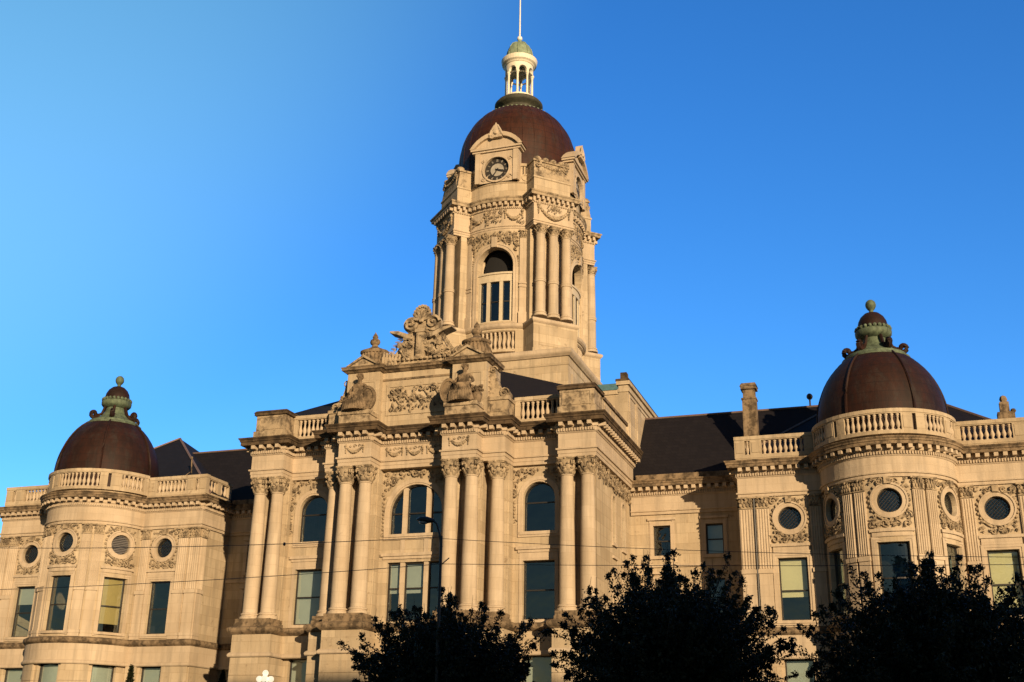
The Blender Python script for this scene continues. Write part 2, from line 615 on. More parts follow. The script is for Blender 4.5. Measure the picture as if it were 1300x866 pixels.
def leaf(mb, M, s, z, ln, wd, ang, d=0.03):
    mblob(mb, M, s + cos(ang) * ln / 2, z + sin(ang) * ln / 2, d, ln / 2, wd / 2, wd * 0.42, ang, 6, 4)

def spray(mb, M, s, z, ln, ang, R, d):
    """one acanthus leaf: a midrib with lobes thrown off either side"""
    for k in range(5):
        t = (k + .4) / 5
        bend = ang + .5 * t
        cs, cz = s + cos(bend) * ln * t, z + sin(bend) * ln * t
        for sg in (-1, 1):
            leaf(mb, M, cs, cz, ln * (.5 - .3 * t), ln * (.2 - .08 * t), bend + sg * (1.0 - .35 * t), d * (1.2 - .5 * t))
    leaf(mb, M, s, z, ln * 1.05, ln * .14, ang + .25, d * 1.3)

def relief(mb, M, s0, s1, z0, z1, size, seed, reject=None, deep=1.0):
    """rinceau carving: scrolls of both hands among acanthus sprays and rosettes"""
    R = random.Random(seed)
    ns = max(1, int(round((s1 - s0) / (size * 1.45)))); nz = max(1, int(round((z1 - z0) / (size * 1.45))))
    d = .075 * deep
    for i in range(ns):
        for j in range(nz):
            s = s0 + (s1 - s0) * (i + 0.5) / ns + R.uniform(-.15, .15) * size
            z = z0 + (z1 - z0) * (j + 0.5) / nz + R.uniform(-.15, .15) * size
            if reject and reject(s, z, size * 0.7):
                continue
            hand = 1 if (i + j) % 2 else -1
            kind = R.random()
            if kind < .62:
                scroll(mb, M, s, z, size * R.uniform(.5, .85), hand, R.uniform(0, 6.28), R.uniform(.7, 1.3), size * R.uniform(.13, .2), d=d * R.uniform(.7, 1.5))
            else:
                q = size * R.uniform(.3, .42)
                for k in range(6):
                    leaf(mb, M, s, z, q, q * .5, k * 1.047 + R.random(), d)
                mblob(mb, M, s, z, d * 1.5, q * .3, q * .3, q * .3)
            for k in range(3):
                a = R.uniform(0, 6.28)
                q = (s + cos(a) * size * .45, z + sin(a) * size * .45)
                e = (q[0] + cos(a) * size * .6, q[1] + sin(a) * size * .6)
                if s0 < e[0] < s1 and z0 < e[1] < z1 and not (reject and (reject(q[0], q[1], size * .3) or reject(e[0], e[1], size * .2))):
                    spray(mb, M, q[0], q[1], size * R.uniform(.55, .95), a + R.uniform(-.5, .9), R, d * R.uniform(.8, 1.3))

def swag(mb, M, sa, sb, z, drop, r):
    n = max(8, int((sb - sa) / (r * 1.1)))
    for k in range(n + 1):
        t = k / n
        s = sa + (sb - sa) * t
        zz = z - drop * (1 - (2 * t - 1) ** 2)
        w = r * (0.7 + 0.75 * (1 - abs(2 * t - 1)))
        mblob(mb, M, s, zz, w * .5, w, w, w * .9, k * 1.3, 6, 4)
    for s in (sa, sb):
        mblob(mb, M, s, z + r * .4, r * .6, r * 1.1, r * 1.1, r, 0, 6, 4)
        for k in range(3):
            mblob(mb, M, s, z - r * (1.1 + 1.5 * k), r * .5, r * (.75 - .15 * k), r * .9, r * .6)

def fluted(mb, M, s0, s1, z0, z1, d, nf=5):
    mbox(mb, M, s0, s1, z0, z1, -0.02, d - 0.028)
    wv = (s1 - s0) / nf
    for k in range(nf):
        a = s0 + wv * (k + 0.14); b = s0 + wv * (k + 0.86)
        mprism_bar(mb, M, a, b, z0 + 0.06, z1 - 0.05, d - 0.028, d + 0.012)

def mprism_bar(mb, M, a, b, z0, z1, d0, d1):
    c = (a + b) / 2; e = (b - a) * 0.22
    pl = [(a, d0), (c - e, d1), (c + e, d1), (b, d0)]
    vs = [M(s, z0, d) for s, d in pl] + [M(s, z1, d) for s, d in pl]
    mb.add(vs, [(0, 1, 5, 4), (1, 2, 6, 5), (2, 3, 7, 6), (3, 2, 1, 0), (4, 5, 6, 7)])

def pilaster_cap(mb, M, s0, s1, z0, z1, d):
    c = (s0 + s1) / 2; w = s1 - s0; h = z1 - z0
    mbox(mb, M, s0 + .03, s1 - .03, z0, z1 - h * .1, -0.02, d)
    mbox(mb, M, s0 - .07, s1 + .07, z1 - h * .14, z1, -0.02, d + .1)
    mbox(mb, M, s0 - .02, s1 + .02, z0, z0 + h * .08, -0.02, d + .04)
    for sg in (-1, 1):
        scroll(mb, M, c + sg * w * .40, z1 - h * .33, h * .2, sg, pi / 2, 1.3, d=d + .05)
    for k in range(4):
        leaf(mb, M, s0 + w * (k + .5) / 4, z0 + h * .1, h * .42, w * .24, pi / 2, d + .02)
    for k in range(3):
        leaf(mb, M, s0 + w * (k + 1) / 4, z0 + h * .38, h * .36, w * .22, pi / 2, d + .05)
    mblob(mb, M, c, z1 - h * .16, d + .1, h * .12, h * .12, .06)

def column_mesh(r0, r1, h, collar=None):
    """shaft with entasis on an Attic base; the base stands below z = 0"""
    mb = MB()
    prof = [(r0 * 1.32, -0.36), (r0 * 1.36, -0.30), (r0 * 1.34, -0.22), (r0 * 1.16, -0.19), (r0 * 1.12, -0.14), (r0 * 1.22, -0.11), (r0 * 1.22, -0.04), (r0 * 1.04, 0.0)]
    for k in range(9):
        t = k / 8
        z = 0.02 + (h - 0.1) * t
        r = r0 + (r1 - r0) * (t ** 1.6)
        if collar and abs(z - collar) < h / 16:
            rc = r
            prof += [(rc, collar - .14), (rc * 1.14, collar - .12), (rc * 1.14, collar - .04), (rc * 1.06, collar), (rc * 1.14, collar + .05), (rc * 1.14, collar + .12), (rc, collar + .14)]
        else:
            prof.append((r, z))
    prof += [(r1 * 1.12, h - 0.06), (r1 * 1.12, h)]
    lathe(mb, prof, n=24)
    return mb

def capital_mesh(r, h):
    """Corinthian bell: two rings of leaves, corner volutes, a hollow-sided abacus"""
    mb = MB()
    lathe(mb, [(r * 1.0, 0), (r * 1.02, h * .5), (r * 1.3, h * .84)], n=16)
    w = r * 1.62
    pts = []
    for k in range(4):
        a = pi / 4 + k * pi / 2
        c = Vector((cos(a), sin(a)))
        t = Vector((-c.y, c.x))
        pts += [c * w - t * r * .16, c * w + t * r * .16]
        a2 = a + pi / 4
        pts.append(Vector((cos(a2), sin(a2))) * r * 1.22)
    n = len(pts)
    for za, zb, k in ((h * .86, h * .93, .95), (h * .93, h, 1.03)):
        vs = [(p.x * k, p.y * k, za) for p in pts] + [(p.x * k, p.y * k, zb) for p in pts]
        mb.add(vs, [tuple(range(n - 1, -1, -1)), tuple(range(n, 2 * n))] + [(i, (i + 1) % n, (i + 1) % n + n, i + n) for i in range(n)])
    for row, (zz, ln, rr, off) in enumerate(((0.0, .38, 1.08, 0), (.2, .44, 1.16, pi / 8))):
        for k in range(8):
            a = k * pi / 4 + off
            e = Vector((cos(a), sin(a), 0)); t = Vector((-e.y, e.x, 0))
            c = e * r * rr + Vector((0, 0, h * (zz + ln / 2)))
            blob(mb, c, t * r * .3, e * r * .13, Vector((e.x * .12 * r, e.y * .12 * r, h * ln / 2)), 6, 5)
            blob(mb, c + e * r * .24 + Vector((0, 0, h * ln * .45)), t * r * .22, e * r * .16, Vector((0, 0, h * .07)), 6, 4)
    for k in range(4):
        a = pi / 4 + k * pi / 2
        e = Vector((cos(a), sin(a), 0))
        for sg in (-1, 1):
            t = Vector((-e.y, e.x, 0)) * sg
            pl = [(0.0 - .9 * r * (1 - q)) for q in (0,)]
            pts3 = []
            for q in range(15):
                u = q / 14
                an = pi * .8 - 2 * pi * 1.3 * u
                R = r * .34 * (1 - .8 * u)
                pts3.append(e * (r * 1.26 + R * cos(an)) + t * r * .14 + Vector((0, 0, h * .66 + R * sin(an))))
            tube(mb, pts3, r * .13, 5, r * .08)
        blob(mb, e * r * 1.28 + Vector((0, 0, h * .66)), Vector((-e.y, e.x, 0)) * r * .2, e * r * .17, Vector((0, 0, r * .17)), 6, 4)
        a2 = a + pi / 4
        e2 = Vector((cos(a2), sin(a2), 0))
        blob(mb, e2 * r * 1.26 + Vector((0, 0, h * .92)), Vector((-e2.y, e2.x, 0)) * r * .2, e2 * r * .12, Vector((0, 0, r * .18)), 6, 4)
    return mb

def inst(name, me, parent, loc, rz=0.0, label=None):
    o = bpy.data.objects.new(name, me)
    COL.objects.link(o)
    o.parent = parent
    x, y, z = loc
    if MIRROR:
        x = -x; rz = -rz
    o.location = Vector((x, y, z)) - world_loc(parent)
    o.rotation_euler = (0, 0, rz)
    if label:
        o['label'] = label
    return o

# ================================================================== ground
def ground():
    m, n, l, b = new_mat("lawn"); p = pos(n)
    f = noise(n, l, p, 3.0, 6); l.new(mixc(n, l, f, (0.03, 0.05, 0.015), (0.07, 0.09, 0.03)), b.inputs['Base Color']); b.inputs['Roughness'].default_value = 1
    mb = MB(); S = 3000
    mb.quad((-S, -S, ZG - .15), (S, -S, ZG - .15), (S, S, ZG - .15), (-S, S, ZG - .15))
    o = mb.build("ground", m); o['kind'] = 'structure'
    mb = MB(); mbox(mb, flat(0, 0), -45, 45, ZG - .2, ZG - .02, -40, 30)
    o = mb.build("lawn", m); o['kind'] = 'structure'
    pv = simple("concrete_paving", (0.30, 0.29, 0.27), 0.9, 0.15, 2.0)
    mb = MB(); mbox(mb, flat(0, 0), -160, 160, ZG - .3, ZG, 30, 34.5); mbox(mb, flat(0, 0), -160, 160, ZG - .3, ZG, 58.5, 66)
    o = mb.build("sidewalk", pv); o['kind'] = 'structure'
    asph = simple("asphalt", (0.05, 0.05, 0.052), 0.9, 0.2, 4.0)
    mb = MB(); mb.quad((-160, -58.5, ZG - .13), (160, -58.5, ZG - .13), (160, -34.5, ZG - .13), (-160, -34.5, ZG - .13))
    o = mb.build("road", asph); o['kind'] = 'structure'
    mb = MB()
    for k in range(-26, 27):
        mb.quad((k * 6, -46.56, ZG - .126), (k * 6 + 3, -46.56, ZG - .126), (k * 6 + 3, -46.44, ZG - .126), (k * 6, -46.44, ZG - .126))
    o = mb.build("road_marking", WHITE); o['kind'] = 'structure'
ground()

# ================================================================== courthouse
CH = thing("courthouse", "grand limestone courthouse with brown copper domes, corner columns and a tall domed clock tower", "courthouse", (0, 8, ZG))

# shared meshes
COLUMN_ME = column_mesh(0.435, 0.345, 7.0).mesh("column", SMOOTH, 40)
CAPITAL_ME = capital_mesh(0.41, 0.93).mesh("capital", CARVED, 45)
TCOLUMN_ME = column_mesh(0.37, 0.32, 6.04, 2.35).mesh("column", SMOOTH, 40)
TCAPITAL_ME = capital_mesh(0.325, 0.64).mesh("capital", CARVED, 45)
_b = MB()
lathe(_b, [(.085, 0), (.085, .07), (.05, .10), (.06, .16), (.105, .30), (.10, .38), (.05, .58), (.045, .68), (.075, .74), (.05, .78), (.085, .84), (.085, .92)], n=10)
BALUSTER_ME = _b.mesh("baluster", SMOOTH, 50)

def column(x, y, z, cme, kme, h, rz=0.0):
    c = inst("column", cme, CH, (x, y, z))
    inst("capital", kme, c, (x, y, z + h), rz)

def balustrade(M, s0, s1, z0, z1, dies, d0=-0.28, d1=0.0, n=1, mat=None, sp=0.30, name="balustrade"):
    """plinth, rail and dies as one mesh; each baluster its own"""
    mb = MB()
    mbox(mb, M, s0, s1, z0, z0 + .2, d0, d1 + .03, n)
    mbox(mb, M, s0 - .02, s1 + .02, z1 - .2, z1, d0 - .05, d1 + .07, n)
    mbox(mb, M, s0, s1, z1 - .26, z1 - .2, d0, d1 + .03, n)
    edges = [s0]
    for a, b in sorted(dies):
        mbox(mb, M, a, b, z0 + .2, z1 - .26, d0 - .02, d1 + .02, max(1, n // 4))
        if b - a > .5:
            mbox(mb, M, a + .1, b - .1, z0 + .32, z1 - .36, d1 + .02, d1 + .045, max(1, n // 4))
        edges += [a, b]
    edges.append(s1)
    o = mb.build(name, mat or STONE, CH)
    h = (z1 - .26) - (z0 + .2)
    for a, b in zip(edges[::2], edges[1::2]):
        if b - a < .25:
            continue
        k = max(1, int(round((b - a) / sp)))
        for i in range(k):
            x, y, z = M(a + (b - a) * (i + .5) / k, z0 + .2, (d0 + d1) / 2)
            q = inst("baluster", BALUSTER_ME, o, (x, y, z))
            q.scale = (1.16, 1.16, h / .92)
    return o

# ---------------------------------------------------------------- pavilion
PF_R = [(2.17, -.4), (2.17, -1.68), (4.23, -1.68), (4.23, -.72), (5.55, -.72), (5.55, .82), (8.54, .82), (8.54, -.35), (10.7, -.35), (10.7, 8.66)]
PF = [(-x, y) for x, y in PF_R[::-1]] + PF_R
# wall faces
def pav_walls():
    mb = MB()
    F = flat(0, 0.1)
    cen = Op('arch', 0, 1.6, 12.02, 13.27); cer = Op('rect', 0, 1.62, 7.2, 10.45); ceb = Op('rect', 0, 1.62, 1.2, 5.36)
    wall(mb, F, -2.3, 2.3, ZG, 15.9, [ceb, cer, cen], 0.42)
    for sg in (-1, 1):
        # cheek of the centre recess, pier wall, step wall, recess wall, end pier
        R = flat(0, 1.05)
        c = sg * 7.03
        ops = [Op('rect', c, .92, 1.2, 5.36), Op('rect', c, .92, 7.24, 10.42), Op('arch', c, .92, 12.02, 13.9)]
        a, b = sorted((sg * 5.3, sg * 8.7))
        wall(mb, R, a, b, ZG, 15.9, ops, 0.38)
        a, b = sorted((sg * 2.14, sg * 4.22)); mbox(mb, flat(0, -.55), a, b, ZG, 15.9, -2.2, 0)
        a, b = sorted((sg * 4.22, sg * 5.52)); mbox(mb, flat(0, .34), a, b, ZG, 15.9, -.8, 0)
        a, b = sorted((sg * 8.52, sg * 10.40)); mbox(mb, flat(0, .62), a, b, ZG, 15.9, -1.0, 0)
        # pilaster strips behind the columns
        for x0, x1, y, d in ((2.2, 2.95, -.55, .12), (3.5, 4.2, -.55, .12), (4.62, 5.42, .34, .1), (8.58, 9.3, .62, .1), (9.82, 10.37, .62, .1)):
            a, b = sorted((sg * x0, sg * x1)); mbox(mb, flat(0, y), a, b, 7.4, 15.75, -.1, d)
    # right and left flanks
    ops = [Op('arch', 4.6 - .34, .34, 11.8, 14.2), Op('arch', 6.95 - .34, .34, 11.8, 14.2), Op('rect', 4.6 - .34, .34, 7.3, 10.4), Op('rect', 6.95 - .34, .34, 7.3, 10.4)]
    wall(mb, flat(10.42, .34, 0, 1), 0.28, 8.4, ZG, 15.9, ops, .3)
    mbox(mb, flat(-10.42, 8.74, 0, -1), 0, 8.1, ZG, 15.9, -.5, 0)
    mb.build("pavilion_wall", STONE, CH)
    S = flat(10.42, .34, 0, 1)
    for o in ops:
        window(S, o, CH, .24)
    R = flat(0, 1.05)
    for sg in (-1, 1):
        c = sg * 7.03
        window(R, Op('rect', c, .92, 7.24, 10.42), CH, .3, blind=1.0 if sg < 0 else None, bmat=BLIND2)
        window(R, Op('arch', c, .92, 12.02, 13.9), CH, .3)
        window(R, Op('rect', c, .92, 1.2, 5.36), CH, .3, blind=.7, bmat=BLIND2)
    # centre: three lights each, stone mullions
    for zz0, zz1 in ((7.2, 10.45), (12.02, 13.27), (1.2, 5.36)):
        for sg in (-1, 1):
            top = zz1 if zz0 != 12.02 else 13.27 + sqrt(1.6 ** 2 - .72 ** 2)
            st = MB()
            mbox(st, F, sg * .72 - .13, sg * .72 + .13, zz0, top, -.3, -.06)
            st.build("mullion", SMOOTH, CH)
    for c, ww in ((-1.22, .37), (0, .58), (1.22, .37)):
        window(F, Op('rect', c, ww, 7.22, 10.43), CH, .26, blind=.52 if c <= 0 else None, bmat=BLIND2, mid=.56)
        window(F, Op('rect', c, ww, 1.22, 5.34), CH, .26)
    mbw = MB()
    ao = Op('arch', 0, 1.6, 12.02, 13.27)
    ring(mbw, F, ao.loop(-.01), ao.loop(.07), -.34, -.2)
    mbox(mbw, F, -1.6, 1.6, 13.2, 13.27, -.31, -.22)
    for c in (-.87, -.57, .57, .87):
        mbox(mbw, F, c - .04, c + .04, 12.02, 14.6 if abs(c) < .8 else 14.5, -.31, -.23)
    wo_ = mbw.build("window", FRAME, CH)
    pm = MB(); fill(pm, F, ao, -.3, .02); pm.build("pane", GLASS, wo_)

    # trim: sills, hoods, archivolts, panels
    for sg in (-1, 1):
        t = MB()
        c = sg * 7.03
        mbox(t, R, c - 1.12, c + 1.12, 11.84, 12.02, -.1, .12)
        mbox(t, R, c - 1.3, c + 1.3, 11.02, 11.2, -.05, .16)
        mbox(t, R, c - 1.2, c + 1.2, 10.86, 11.02, -.05, .08)
        mbox(t, R, c - 1.12, c + 1.12, 10.44, 10.86, -.05, .03)
        a = Op('arch', c, .92, 12.02, 13.9)
        ring(t, R, a.loop(-.3), a.loop(-.1), -.02, .07)
        ring(t, R, a.loop(-.1), a.loop(-.002), -.02, .035)
        r2 = Op('rect', c, .92, 7.24, 10.42)
        ring(t, R, r2.loop(-.2), r2.loop(-.002), -.02, .04)
        t.build("window_surround", SMOOTH, CH)
    t = MB()
    a = Op('arch', 0, 1.6, 12.02, 13.27)
    ring(t, F, a.loop(-.32), a.loop(-.1), -.02, .08)
    ring(t, F, a.loop(-.1), a.loop(-.002), -.02, .04)
    mbox(t, F, -1.86, 1.86, 11.86, 12.02, -.1, .14)
    for sg in (-1, 1):
        mbox(t, F, sg * .72 - .14, sg * .72 + .14, 10.95, 11.86, -.05, .05)
    mbox(t, F, -2.0, 2.0, 10.78, 10.95, -.05, .16)
    mbox(t, F, -1.9, 1.9, 10.62, 10.78, -.05, .08)
    t.build("window_surround", SMOOTH, CH)
    for yc in (4.26, 6.61):
        t = MB()
        for o in ops:
            if abs(o.c + .34 - yc - .34) < .1:
                ring(t, S, o.loop(-.14), o.loop(-.002), -.02, .045)
        mbox(t, S, yc - .5, yc + .5, 11.62, 11.8, -.05, .12)
        mbox(t, S, yc - .5, yc + .5, 10.9, 11.05, -.05, .12)
        t.build("window_surround", SMOOTH, CH)
    # carving: spandrels of the arches, bands, capitals' band on the flank
    for sg in (-1, 1):
        k = MB()
        c = sg * 7.03
        rej = lambda s, z, q, c=c: (s - c) ** 2 + (z - 13.9) ** 2 < (1.2 + q * .7) ** 2 or z < 13.7
        relief(k, R, c - 1.7, c + 1.7, 13.9, 15.72, .33, 5 + sg, rej, 1.6)
        for e in (-1.42, 1.42):
            for q in range(5):
                mblob(k, R, c + e, 13.7 - q * .2, .05, .1 - .01 * q, .11, .08)
            scroll(k, R, c + e, 12.6, .14, 1, 0, 1.2)
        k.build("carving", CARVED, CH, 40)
    k = MB()
    rej = lambda s, z, q: s * s + (z - 13.27) ** 2 < (1.9 + q * .7) ** 2
    relief(k, F, -2.15, 2.15, 13.9, 15.72, .34, 11, rej, 1.6)
    for e in (-1.98, 1.98):
        for q in range(8):
            mblob(k, F, e, 13.9 - q * .22, .05, .11 - .008 * q, .12, .08)
        scroll(k, F, e, 12.0, .15, 1, 0, 1.2)
    k.build("carving", CARVED, CH, 40)
    k = MB()
    relief(k, S, .35, 8.2, 14.85, 15.72, .32, 21, None, 1.8)
    k.build("carving", CARVED, CH, 40)
pav_walls()
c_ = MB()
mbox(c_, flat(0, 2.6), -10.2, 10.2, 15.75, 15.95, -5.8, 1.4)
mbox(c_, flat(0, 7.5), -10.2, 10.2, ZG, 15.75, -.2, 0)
c_.build("inner_wall", INNER_SHADE, CH)

# columns
for sg in (-1, 1):
    for x, y in ((8.95, 0), (10.12, 0), (3.84, -1.26), (2.62, -1.26), (5.03, -.3)):
        column(sg * x, y, 7.82, COLUMN_ME, CAPITAL_ME, 7.0)

# entablature of the pavilion
def pav_entab():
    mb = MB()
    sweep(mb, PF, [(-.5, 15.75), (0, 15.75), (0, 15.95), (.03, 15.96), (.03, 16.15), (.11, 16.17), (.12, 16.26), (.02, 16.28), (0, 16.3), (0, 17.1), (-.5, 17.1)])
    mb.build("entablature", SMOOTH, CH)
    c = MB()
    sweep(c, PF, [(-.5, 17.1), (.03, 17.1), (.08, 17.16), (.08, 17.38), (.14, 17.4), (.14, 17.66), (-.5, 17.66)])
    blocks(c, PF, .15, .085, 17.19, 17.36, .07, .17)
    blocks(c, PF, .5, .23, 17.44, 17.65, .12, .5)
    c.build("dentil_course", SMOOTH, CH)
    d = MB()
    sweep(d, PF, [(-.6, 17.66), (.55, 17.66), (.55, 17.86), (.6, 17.88), (.6, 17.96), (.68, 18.05), (.68, 18.11), (0.05, 18.22), (-.6, 18.24)])
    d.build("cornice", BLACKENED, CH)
    for x0, x1, y in ((-1.9, 1.9, -.4), (-3.9, -2.5, -1.68), (2.5, 3.9, -1.68)):
        k = MB()
        F = flat(0, y)
        n = 3 if x1 - x0 > 2 else 1
        st = (x1 - x0) / n
        for i in range(n):
            swag(k, F, x0 + st * i + .15, x0 + st * (i + 1) - .15, 16.9, .36, .085)
            scroll(k, F, x0 + st * (i + .5), 16.88, .12, 1, 0, 1)
            scroll(k, F, x0 + st * (i + .3), 16.9, .09, -1, 0, 1)
            scroll(k, F, x0 + st * (i + .7), 16.9, .09, 1, 0, 1)
        k.build("frieze_garland", CARVED, CH, 40)
    k = MB()                                             # roof deck that closes the mass behind the cornice
    k.add([(-10.2, 1.3, 18.0), (10.2, 1.3, 18.0), (10.2, 20, 18.0), (-10.2, 20, 18.0)], [(0, 1, 2, 3)])
    k.build("roof_deck", SLATE, CH)
pav_entab()

# string courses and pedestals under the columns
PB_R = [(1.97, -.25), (1.97, -1.82), (4.46, -1.82), (4.46, -.9), (5.72, -.9), (5.72, .72), (8.28, .72), (8.28, -.6), (10.78, -.6), (10.78, 8.4)]
PB = [(-x, y) for x, y in PB_R[::-1]] + PB_R
def pav_base():
    b = MB()
    sweep(b, PB, [(-.9, 5.6), (0, 5.6), (0, 6.6), (-.9, 6.6)])
    b.build("pedestal", STONE, CH)
    b = MB()
    sweep(b, PB, [(-.9, 5.34), (.1, 5.34), (.14, 5.4), (.14, 5.5), (.04, 5.6), (-.9, 5.6)])
    b.build("string_course", SMOOTH, CH)
    b = MB()
    sweep(b, PB, [(-.95, 6.6), (.06, 6.6), (.2, 6.72), (.24, 6.8), (.24, 6.95), (.08, 7.04), (-.95, 7.06)])
    b.build("ledge", WORN, CH)
    # the window bays of the ground floor stay open: only piers carry the rustication
    for sg in (-1, 1):
        for x0, x1, y in ((1.97, 4.46, -1.82), (4.46, 5.72, -.9), (8.28, 10.78, -.6)):
            a, c = sorted((sg * x0, sg * x1))
            b2 = MB()
            for z0, z1 in ((4.36, 5.34), (3.38, 4.33), (2.4, 3.35), (1.42, 2.37), (.44, 1.39), (ZG, .41)):
                mbox(b2, flat(0, y), a, c, z0, z1, -1.6, 0)
            mbox(b2, flat(0, y), a + .05, c - .05, ZG, 5.34, -1.6, -.04)
            b2.build("rusticated_pier", STONE, CH)
    a = 10.78; b2 = MB()
    for z0, z1 in ((4.36, 5.34), (3.38, 4.33), (2.4, 3.35), (1.42, 2.37), (.44, 1.39), (ZG, .41)):
        mbox(b2, flat(a, 1.0, 0, 1), 0, 7.4, z0, z1, -.5, 0)
    b2.build("rusticated_pier", STONE, CH)
    # blackened plinths under the column bases
    for sg in (-1, 1):
        for x0, x1, y in ((8.4, 10.72, 0), (2.05, 4.42, -1.26), (4.5, 5.62, -.3)):
            a, c = sorted((sg * x0, sg * x1))
            F = flat(0, y); p = MB()
            mbox(p, F, a + .06, c - .06, 7.3, 7.46, -.9, .56)
            mbox(p, F, a, c, 7.04, 7.22, -.9, .64)
            mbox(p, F, a + .1, c - .1, 7.22, 7.3, -.9, .5)
            for x in ((9.0, 10.12) if x0 > 8 else (2.62, 3.84) if x0 < 3 else (5.03,)):
                mbox(p, F, sg * x - .56, sg * x + .56, 7.05, 7.47, -.56, .6)
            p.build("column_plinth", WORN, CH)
pav_base()

# parapet, attic, gable
def pav_top():
    z0, z1 = 18.2, 19.9
    for sg in (-1, 1):
        mb = MB()
        a, c = sorted((sg * 8.62, sg * 10.62))
        F = flat(0, -.36)
        mbox(mb, F, a, c, 18.15, 19.62, -1.7, 0)
        mbox(mb, F, a - .1, c + .1, 18.12, 18.62, -1.8, .1)
        ring(mb, F, [(a + .14, 18.72), (c - .14, 18.72), (c - .14, 19.56), (a + .14, 19.56)], [(a + .24, 18.82), (c - .24, 18.82), (c - .24, 19.46), (a + .24, 19.46)], -.01, .035)
        mb.build("parapet_block", CARVED, CH)
        cp = MB()
        mbox(cp, F, a - .12, c + .12, 19.62, 19.78, -1.84, .12)
        mtaper(cp, F, a - .16, c + .16, 19.78, 19.92, -1.9, .16, .12)
        cp.build("coping", BLACKENED, CH)
        a, c = sorted((sg * 5.66, sg * 8.6))
        balustrade(flat(0, .66), a, c, 18.2, 19.72, [(a, a + .3), (c - .3, c)] if sg > 0 else [(a, a + .25), (c - .4, c)], mat=STONE)
        # flank parapet
        s = MB()
        Fk = flat(sg * 10.62, 1.3, 0, 1) if sg > 0 else flat(sg * 10.62, 8.6, 0, -1)
        mbox(s, Fk, 0.2, 7.2, 18.12, 19.5, -.32, 0)
        mbox(s, Fk, 0.2, 7.2, 18.13, 18.5, -.4, .06)
        for k in range(5):
            mbox(s, Fk, .6 + k * 1.35, 1.7 + k * 1.35, 18.7, 19.36, -.01, .04)
        s.build("parapet", STONE, CH)
        s = MB(); mbox(s, Fk, 0.2, 7.3, 19.5, 19.68, -.4, .1); s.build("coping", WORN, CH)
    # stone wall behind the balusters, then the hipped roof
    mb = MB()
    mbox(mb, flat(0, 1.35), -10.2, 10.2, 18.1, 19.85, -.3, 0)
    mb.build("attic_wall", STONE, CH)
    mb = MB()
    A = (0, 8, 24.7); B = (0, 20, 24.7); z = 19.9
    P = [(-10.25, 1.2, z), (10.25, 1.2, z), (10.25, 24, z), (-10.25, 24, z)]
    mb.add([P[0], P[1], P[2], P[3], A, B], [(0, 1, 4), (1, 2, 5, 4), (2, 3, 5), (3, 0, 4, 5)])
    mb.add([(x, y, 18.0) for x, y, _ in P] + P, [(0, 1, 5, 4), (1, 2, 6, 5), (2, 3, 7, 6), (3, 0, 4, 7)])
    mb.build("roof", SLATE, CH)
    # attic front
    at = MB()
    F = flat(0, -.35)
    mbox(at, F, -2.3, 2.3, 18.15, 21.7, -1.4, 0)
    ring(at, F, [(-2.0, 18.95), (2.0, 18.95), (2.0, 20.85), (-2.0, 20.85)], [(-1.8, 19.12), (1.8, 19.12), (1.8, 20.68), (-1.8, 20.68)], -.01, .06)
    for sg in (-1, 1):
        a, c = sorted((sg * 2.3, sg * 4.4))
        G = flat(0, -.8)
        mbox(at, G, a, c, 18.15, 21.72, -2.4, 0)
        ring(at, G, [(a + .2, 18.9), (c - .2, 18.9), (c - .2, 21.1), (a + .2, 21.1)], [(a + .32, 19.02), (c - .32, 19.02), (c - .32, 20.98), (a + .32, 20.98)], -.01, .04)
        for k in range(6):
            mbox(at, flat(sg * 4.4, -.8 if sg > 0 else 1.5, 0, sg), .35 + (0 if sg > 0 else 1), .55 + (0 if sg > 0 else 1), 19.6 + k * .3, 19.75 + k * .3, -.01, .05)
    at.build("attic", STONE, CH)
    en = MB()
    for z0, z1, o in ((21.1, 21.22, .04),):
        mbox(en, F, -2.28, 2.28, z0, z1, -.1, o)
    pth = [(-4.4, 1.4), (-4.4, -.8), (-2.3, -.8), (-2.3, -.35), (2.3, -.35), (2.3, -.8), (4.4, -.8), (4.4, 1.4)]
    sweep(en, pth, [(-.6, 21.62), (.08, 21.62), (.2, 21.72), (.3, 21.76), (.3, 21.86), (.36, 21.95), (-.6, 21.99)])
    en.build("attic_cornice", WORN, CH)
    rp = MB(); relief(rp, F, -1.78, 1.78, 19.14, 20.66, .3, 31, None, 2.0)
    for k in range(5):                                   # eagle and banner bars across the panel
        s = -1.4 + k * .7
        tube(rp, [F(s - .3, 20.4, .06), F(s + .35, 19.5, .06)], .06, 5)
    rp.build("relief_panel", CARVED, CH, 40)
    # pediments, fluted urn caps and finials over the pylons
    for sg in (-1, 1):
        c = sg * 3.3
        G = flat(0, -.8)
        pd = MB()
        mprism(pd, G, [(c - .98, 21.98), (c + .98, 21.98), (c, 22.52)], -.5, .22)
        mprism(pd, G, [(c - 1.1, 21.98), (c - .9, 21.98), (c, 22.48), (c + .9, 21.98), (c + 1.1, 21.98), (c, 22.64)], .2, .36)
        pd.build("small_pediment", CARVED, CH)
        ur = MB()
        UP = [(1.22, .0), (1.26, .12), (1.12, .2), (.98, .42), (.86, .72), (.76, 1.02), (.72, 1.18)]
        lathe(ur, UP, c, .35, 24, 1.0, .8, 21.98)
        for k in range(22):
            a = k * 2 * pi / 22
            tube(ur, [(c + (q + .02) * cos(a), .35 + .8 * (q + .02) * sin(a), 21.98 + z) for q, z in UP[2:]], .085, 5, .06)
